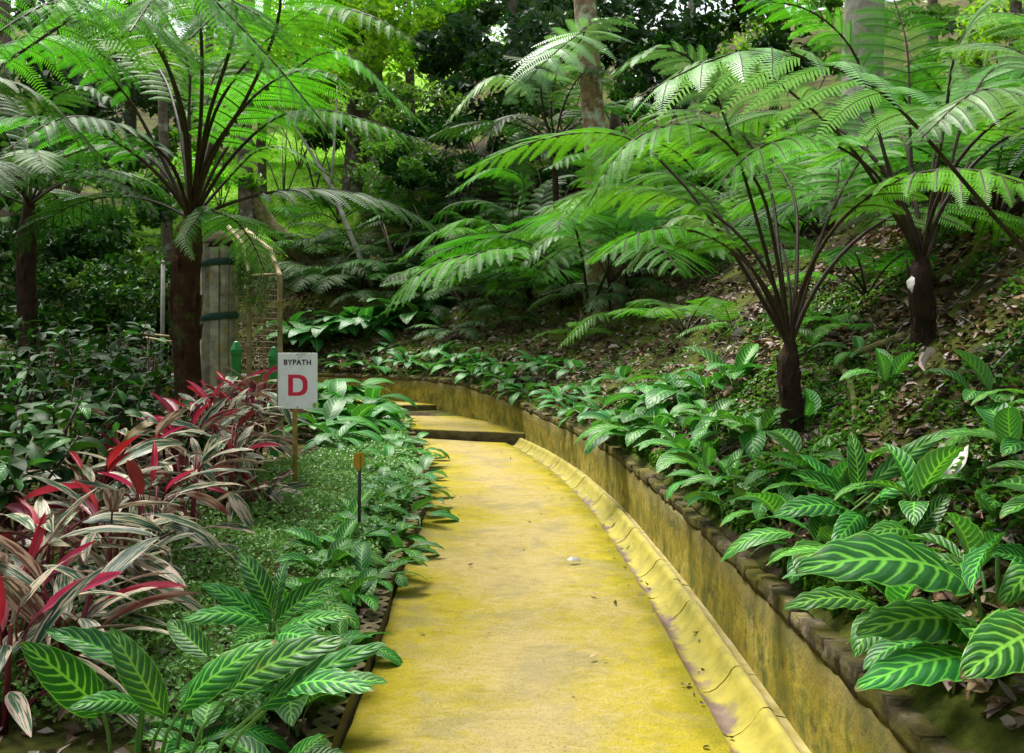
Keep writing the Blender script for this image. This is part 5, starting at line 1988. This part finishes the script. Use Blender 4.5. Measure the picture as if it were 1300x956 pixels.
yp = 1200 * 1.5 / (717 - HY)
fallen(0, 0, .10, 0, 'crumpled white leaf lying on the yellow path', (.2, 0, .3), at=Vector(((716 - CX) / F * yp, yp, .005)))
for px, py, L, k, lab in [(756, 760, .05, 2, 'small olive leaf lying on the path below the white one'), (672, 742, .035, 2, 'tiny dark crumpled leaf at the middle of the path'), (612, 631, .05, 2, 'tiny brown leaf on the path opposite the marker'),
                          (758, 837, .05, 2, 'small pale green leaf near the bottom of the path'), (732, 744, .04, 2, 'dark fleck of leaf right of the path centre')]:
    y = 1200 * 1.5 / (py - HY)
    fallen(0, 0, L, k, lab, (0, 0, px), at=Vector(((px - CX) / F * y, y, .004)))
for px, py, L, k, rot, lab in [
    (1205, 490, .13, 0, (.3, .9, 3.4), 'pale white leaf hanging on the mossy bank below the second fern trunk'), (1195, 455, .16, 1, (.4, .5, 3.8), 'pinkish dry leaf cluster beside the second fern trunk'),
    (1222, 455, .15, 1, (-.4, .4, 5.4), 'dry pinkish leaf right of the second fern trunk'), (1232, 580, .2, 3, (.3, .5, 3.9), 'large whitish dry leaf on the bank at the right edge'), (1262, 575, .2, 1, (-.3, .6, 5.2), 'large pink-brown dry leaf on the bank at the right edge'),
    (1045, 455, .14, 0, (.2, .4, 1), 'white leaf in the litter right of the slim fern trunk'), (1035, 480, .13, 3, (.4, .3, 2.2), 'greyish leaf beside the mossy root'), (930, 500, .12, 2, (.3, .3, 4), 'tan leaf in the litter left of the slim fern trunk'),
    (970, 540, .13, 2, (.1, 1.0, 4.4), 'long tan leaf hanging left of the slim fern trunk'), (945, 425, .14, 3, (.8, .3, 2), 'pale leaf caught among the thin stalks'), (1060, 420, .12, 2, (.3, .2, 1.2), 'rust brown curled leaf between the two fern trunks'),
    (1130, 525, .12, 2, (.1, .2, .6), 'long brown pod-like leaf on the moss'), (1095, 330, .15, 0, (.2, .2, 2), 'white leaf on the slope left of the second fern trunk'), (1255, 330, .14, 3, (.3, .3, 1), 'whitish leaf on the slope at the upper right'),
    (805, 475, .14, 1, (.3, .3, 2), 'pinkish leaf behind the tall mid-wall clump'), (1010, 360, .14, 3, (.3, .3, 2.7), 'grey leaf on the slope behind the stalks'), (1245, 365, .14, 2, (.2, .3, .3), 'orange-tan leaf on the slope at the right')]:
    fallen(px, py, L, k, lab, rot, dz=.03)
fallen(1158, 352, .11, 0, 'pale leaf caught on the second dark fern trunk', (.4, .9, 4.3), d=db - .12)
for px, py, L, k, lab in [(772, 664, .07, 2, 'dark leaf caught in the drain channel'), (789, 690, .07, 2, 'second dark leaf caught lower in the drain channel')]:
    y = 1200 * 1.5 / (py - HY)
    fallen(0, 0, L, k, lab, (.3, 0, 1), at=Vector(((px - CX) / F * y, y, .0)))

# mossy root on the bank, fallen mossy log behind the arch
t = thing('tree_root', 'bent mossy root lying on the bank between the two dark fern trunks', 'root', hit(1090, 460))
o0 = Vector(t.location)


def on_bank(px, py, dz=.02):
    return hit(px, py) + Vector((0, 0, dz)) - o0


b = MB()
b.tube([on_bank(1150, 428, 0), on_bank(1115, 448, .04), on_bank(1092, 457, .05), on_bank(1068, 475, .05), on_bank(1040, 490, .02)], [.04, .035, .028, .022, .014], 8, rough=.25)
b.tube([on_bank(1068, 475, .05), on_bank(1078, 490, .05), on_bank(1084, 515, .05), on_bank(1086, 545, .0)], [.024, .022, .02, .02], 8, rough=.25)
b.build('wood', [MAT['root']], t)
pl0 = hit(402, 330)
t = thing('fallen_log', 'fallen mossy log sloping down behind the bamboo arch', 'log', pl0)
o0 = Vector(t.location)
b = MB()
b.tube([P(415, 338, pl0.y) - o0 - Vector((0, 0, .2)), P(375, 318, pl0.y) - o0, P(345, 290, pl0.y + .3) - o0, P(322, 255, pl0.y + .5) - o0, P(318, 200, pl0.y + .6) - o0], [.26, .22, .2, .17, .15], 12, rough=.3)
b.build('wood', [MAT['root']], t)

# ------------------------------------------------------------------ the sign
ds = 7.9
bx = (378 - CX) / F * ds
zg = H(bx, ds)
sg = thing('path_sign', 'white board on a post reading BYPATH over a large red D', 'sign', (bx - .02, ds, zg))
o0 = Vector(sg.location)
cz = EYE - (483.5 - HY) / F * ds - zg
bw, bh = 51 / F * ds, 71 / F * ds
yaw = Matrix.Rotation(math.radians(4), 3, 'Z')
b = MB()
b.box((.02, 0, cz), (bw, .012, bh), 0)
board = b.build('board', [MAT['sign_white']], sg, smooth=False)
bv = board.modifiers.new('bevel', 'BEVEL')
bv.width = .004
bv.segments = 2
b = MB()
b.box((.02 - bw / 2 - .003, .002, cz), (.006, .02, bh * .995), 0)
b.build('frame_edge', [MAT['sign_edge']], sg, smooth=False)
b = MB()
b.tube([(-.01, .03, -.25), (-.012, .03, cz * .5), (-.012, .03, cz + bh * .3)], .021, 8, rough=.1)
b.build('post', [MAT['post_wood']], sg)


def text_mesh(txt, size, off):
    cu = bpy.data.curves.new('lettering', 'FONT')
    cu.body = txt
    cu.size = size
    cu.offset = off
    cu.extrude = .0006
    cu.align_x = 'CENTER'
    cu.space_character = 1.08
    tmp = bpy.data.objects.new('tmp', cu)
    COL.objects.link(tmp)
    dg = bpy.context.evaluated_depsgraph_get()
    me = bpy.data.meshes.new_from_object(tmp.evaluated_get(dg))
    bpy.data.objects.remove(tmp)
    bpy.data.curves.remove(cu)
    return me


me = text_mesh('BYPATH', .066, .0021)
me.materials.clear()
me.materials.append(MAT['black'])
xs_ = [v.co.x for v in me.vertices]
sc_ = (35 / F * ds) / (max(xs_) - min(xs_))
o = obj('lettering', me, sg, (.02 - .5 * sc_ * (max(xs_) + min(xs_)), -.0075, cz + (483.5 - 463) / F * ds))
o.rotation_euler = (PI / 2, 0, 0)
o.scale = (sc_, sc_, 1)
# the big D, drawn as a bold letter
hD, wD, st = 27 / F * ds, 25 / F * ds, .041
outer, inner = [], []
n = 18
for k in range(n + 1):
    an = -PI / 2 + PI * k / n
    ca, sa = math.cos(an), math.sin(an)
    e = .72
    outer.append((wD * .38 + wD * .62 * abs(ca) ** e, hD / 2 * math.copysign(abs(sa) ** e, sa)))
    inner.append((wD * .36 + (wD * .64 - st) * abs(ca) ** e, (hD / 2 - .03) * math.copysign(abs(sa) ** e, sa)))
outer = [(0, -hD / 2)] + outer + [(0, hD / 2)]
inner = [(st, -hD / 2 + .03)] + inner + [(st, hD / 2 - .03)]
V = [(x - wD / 2, -.0072, z) for x, z in outer] + [(x - wD / 2, -.0072, z) for x, z in inner]
V += [(x, -.0058, z) for x, y, z in V]
m_ = len(outer)
Fc = []
for k in range(m_):
    k2 = (k + 1) % m_
    Fc += [(k, k2, m_ + k2, m_ + k), (k2, k, 2 * m_ + k, 2 * m_ + k2), (m_ + k, m_ + k2, 3 * m_ + k2, 3 * m_ + k)]
o = obj('letter', mesh('letter', V, Fc, [MAT['red']], smooth=False), sg, (.02 + .5 / F * ds, 0, cz - (489 - 483.5) / F * ds))
for dz_ in (.94, -.94):
    b = MB()
    b.tube([(.02, -.004, cz + dz_ * bh / 2), (.02, -.0085, cz + dz_ * bh / 2)], .006, 8)
    b.build('screw', [MAT['screw']], sg)
b = MB()
b.box((.02 + bw * .43, -.0065, cz - bh * .435), (bw * .09, .002, bh * .085))
b.build('sticker', [MAT['sticker']], sg, smooth=False)
sg.rotation_euler = (0, 0, math.radians(-3))

# plant marker stake
dm = 6.5
mx_ = (456 - CX) / F * dm
zg = H(mx_, dm)
t = thing('plant_marker', 'small ochre marker plate on a black rod in the ground cover', 'marker', (mx_, dm, zg))
ztop = EYE - (575 - HY) / F * dm - zg
b = MB()
b.tube([(0, .008, -.15), (0, .008, ztop - .02)], .012, 8)
b.build('rod', [MAT['rod_black']], t)
b = MB()
R_ = Matrix.Rotation(math.radians(48), 3, 'Z')
hw, hh = .043, .055
V = [R_ @ Vector(v) + Vector((0, -.008, ztop - .055)) for y in (0, .008) for v in [(-hw, y, -hh * .55), (0, y, -hh * 1.25), (hw, y, -hh * .55), (hw, y, hh), (-hw, y, hh)] for v in [v]]
Fc = [(0, 1, 2, 3, 4), (9, 8, 7, 6, 5)] + [(k, 5 + k, 5 + (k + 1) % 5, (k + 1) % 5) for k in range(5)]
b.add(V, Fc)
b.build('plate', [MAT['plate_ochre']], t, smooth=False)

# ------------------------------------------------------------------ bark column, bamboo arch, green posts, pole and rails
dt = 12.0
p = P(278, 470, dt)
col = thing('bark_column', 'round column of weathered bamboo slats tied with two dark green bands', 'column', (p.x, p.y, H(p.x, p.y)))
zt = P(278, 312, dt).z - col.location.z
R0 = 20 / F * dt
for k in range(11):
    an = 2 * PI * (k + .3) / 11
    b = MB()
    zl = zt + random.uniform(-.04, .04)
    r_ = Matrix.Rotation(an, 3, 'Z') @ Matrix.Rotation(random.uniform(-.12, .12), 3, 'Z')
    w = R0 * random.uniform(.50, .60)
    c = Vector((math.cos(an) * R0 * random.uniform(.95, 1.0), math.sin(an) * R0 * .97, 0))
    V, Fc = [], []
    zs = [-.1 + (zl + .1) * q / 9 for q in range(10)]
    for z in zs:
        jx = .012 * noise.noise(Vector((z * 2.2, k * 3.3, 1)))
        for dx, dy in ((-.022, -w / 2), (.016 + jx, -w / 2), (.030 + jx, 0), (.016 + jx, w / 2), (-.022, w / 2)):
            V.append(c + r_ @ Vector((dx, dy + jx, 0)) + Vector((0, 0, z)))
    for q in range(9):
        for e in range(5):
            e2 = (e + 1) % 5
            Fc.append((q * 5 + e, q * 5 + e2, (q + 1) * 5 + e2, (q + 1) * 5 + e))
    Fc += [(4, 3, 2, 1, 0), tuple(45 + e for e in range(5))]
    b.add(V, Fc)
    b.build('slat', [MAT['tower']], col, smooth=False)
for py in (334, 402):
    z = P(0, py, dt).z - col.location.z
    b = MB()
    n = 28
    ring = [(math.cos(2 * PI * k / n), math.sin(2 * PI * k / n)) for k in range(n)]
    V, Fc = [], []
    for r_, zz in ((1.17, -.045), (1.22, -.02), (1.22, .02), (1.17, .045)):
        V += [(x * R0 * r_, y * R0 * r_, z + zz + .02 * x) for x, y in ring]
    for a in range(3):
        for k in range(n):
            k2 = (k + 1) % n
            Fc.append((a * n + k, a * n + k2, (a + 1) * n + k2, (a + 1) * n + k))
    b.add(V, Fc)
    b.build('band', [MAT['band']], col)
b = MB()
b.tube([(0, 0, zt - .03), (0, 0, zt + .05), (0, 0, zt + .13), (0, 0, zt + .19)], [R0 * 1.05, R0 * .95, R0 * .7, R0 * .3], 16, rough=.35)
b.build('top_mound', [MAT['trunk_red']], col)

arch = thing('bamboo_arch', 'bamboo pole arch frame hung with wire mesh beside the bark column', 'arch', (P(325, 470, 11.6).x, 11.6, H(P(325, 470, 11.6).x, 11.6)))
o0 = Vector(arch.location)


def bpole(pts, r=.034):
    b = MB()
    out, rad = [], []
    for a, c in zip(pts, pts[1:]):
        n = max(2, int((c - a).length / .28))
        for k in range(n):
            q = a + (c - a) * (k / n)
            dq = (c - a).normalized() * .012
            out += [q - dq, q, q + dq]
            rad += [r * .96, r * 1.14, r * .96]
    out.append(pts[-1])
    rad.append(r * .9)
    b.tube([q - o0 for q in out], rad, 8)
    return b.build('pole', [MAT['bamboo']], arch)


foot = lambda px, d: Vector((P(px, 400, d).x, d, H(P(px, 400, d).x, d) - .1))
bpole([foot(356, 11.3), P(355, 350, 11.3), P(343, 318, 11.5), P(312, 292, 11.9)])
bpole([foot(316, 11.6), P(317, 345, 11.6), P(308, 310, 11.8), P(290, 288, 12.1)])
bpole([foot(301, 12.1), P(300, 350, 12.1), P(297, 320, 12.1), P(285, 300, 12.2)], .026)
bpole([foot(336, 12.9), P(336, 345, 12.9), P(328, 318, 12.8), P(305, 296, 12.5)], .026)
bpole([P(318, 350, 11.58), P(355, 348, 11.28)], .018)
b = MB()


def lerp(a, c, f):
    return a + (c - a) * f


low_a, top_a, low_b, top_b = P(317, 475, 11.6), P(317, 347, 11.6), P(355, 475, 11.3), P(355, 350, 11.3)
for k in range(10):
    f = (k + .5) / 10
    b.tube([lerp(low_a, low_b, f) - o0, lerp(top_a, top_b, f) - o0, lerp(P(308, 312, 11.8), P(343, 319, 11.5), f) - o0, lerp(P(290, 289, 12.1), P(312, 293, 11.9), f) - o0], .0045, 4, cap=False)
for k in range(17):
    f = (k + .5) / 17
    b.tube([lerp(low_a, top_a, f) - o0, lerp(low_b, top_b, f) - o0], .0045, 4, cap=False)
low_c, top_c = P(301, 475, 12.1), P(300, 350, 12.1)
for k in range(6):
    f = (k + .5) / 6
    b.tube([lerp(low_c, low_a, f) - o0, lerp(top_c, top_a, f) - o0, lerp(P(297, 322, 12.1), P(308, 312, 11.8), f) - o0], .0045, 4, cap=False)
for k in range(16):
    f = (k + .5) / 16
    b.tube([lerp(low_c, top_c, f) - o0, lerp(low_a, top_a, f) - o0], .0045, 4, cap=False)
b.build('wire_mesh', [MAT['wire']], arch)
# feathery creeper over the arch
vine = thing('creeper', 'feathery green creeper hanging over the bamboo arch', 'creeper', o0)
R = np.random.default_rng(44)
c = []
b = MB()
for k in range(26):
    f, g = R.uniform(), R.uniform()
    a = lerp(lerp(P(290, 289, 12.1), P(312, 293, 11.9), f), lerp(P(317, 347, 11.6), P(355, 350, 11.3), f), g) - o0
    ln = R.uniform(.2, .75) * (1.3 if R.uniform() < .2 else .8)
    e = a + Vector((R.uniform(-.1, .1), R.uniform(-.1, .05) - .06, -ln))
    b.tube([a + Vector((0, 0, .03)), lerp(a, e, .5) + Vector((0, -.04, 0)), e], .004, 4, cap=False)
    m_ = int(ln * 130) + 30
    q = np.array(a)[None] + (np.array(e) - np.array(a))[None] * R.uniform(0, 1, (m_, 1)) + R.normal(0, .035, (m_, 3))
    c.append(q)
b.build('stem', [MAT['stalk_green']], vine)
o = obj('foliage', quads_mesh('foliage', np.concatenate(c), .055, MAT['crown_b'], aspect=.25, up=.2, seed=4), vine)

for px, ptop, d, lab in ((300, 433, 11.0, 'green post with a pointed cap in front of the bark column'), (348, 440, 10.2, 'green post with a pointed cap just left of the sign board')):
    x = (px - CX) / F * d
    zg = H(x, d)
    zt_ = EYE - (ptop - HY) / F * d - zg
    t = thing('garden_post', lab, 'post', (x, d, zg), 'green garden posts')
    b = MB()
    r = 6.2 / F * d
    b.tube([(0, 0, -.1), (0, 0, zt_ - .17)], r, 8)
    b.build('shaft', [MAT['green_paint']], t, smooth=False)
    b = MB()
    b.tube([(0, 0, zt_ - .168), (0, 0, zt_ - .145), (0, 0, zt_ - .10), (0, 0, zt_ - .01), (0, 0, zt_)], [r * 1.0, r * 1.22, r * 1.22, r * .5, r * .2], 8)
    b.build('cap', [MAT['green_paint']], t, smooth=False)
dp = 12.6
x = (207 - CX) / F * dp
t = thing('metal_pole', 'thin grey pole standing left of the big tree fern trunk', 'pole', (x, dp, H(x, dp)))
b = MB()
zt_ = EYE - (334 - HY) / F * dp - t.location.z
b.tube([(-.02, 0, -.1), (0, 0, zt_)], .028, 8)
b.build('shaft', [MAT['pole_grey']], t)
b = MB()
b.tube([(0, 0, zt_ + .001), (0, 0, zt_ + .02), (0, 0, zt_ + .03)], [.032, .032, .015], 8)
b.build('cap', [MAT['pole_grey']], t)
for (xa, ya, xb, yb), lab in (((158, 421, 222, 428), 'upper yellow bamboo rail beside the grey pole'), ((186, 429, 224, 435), 'lower yellow bamboo rail beside the grey pole')):
    a, c = P(xa, ya, 12.8), P(xb, yb, 12.4)
    t = thing('bamboo_rail', lab, 'rail', a, 'yellow bamboo rails')
    b = MB()
    n = 5
    pts, rad = [], []
    for k in range(n + 1):
        q = (c - a) * (k / n)
        pts += [q - (c - a).normalized() * .012, q, q + (c - a).normalized() * .012]
        rad += [.017, .021, .017]
    b.tube(pts, rad, 8)
    b.build('cane', [MAT['bamboo']], t)
    b = MB()
    zg = H(a.x, a.y) - a.z
    b.tube([Vector((.02, .02, zg - .1)), Vector((.02, .02, .02))], .016, 7)
    b.build('upright', [MAT['bark_grey']], t)
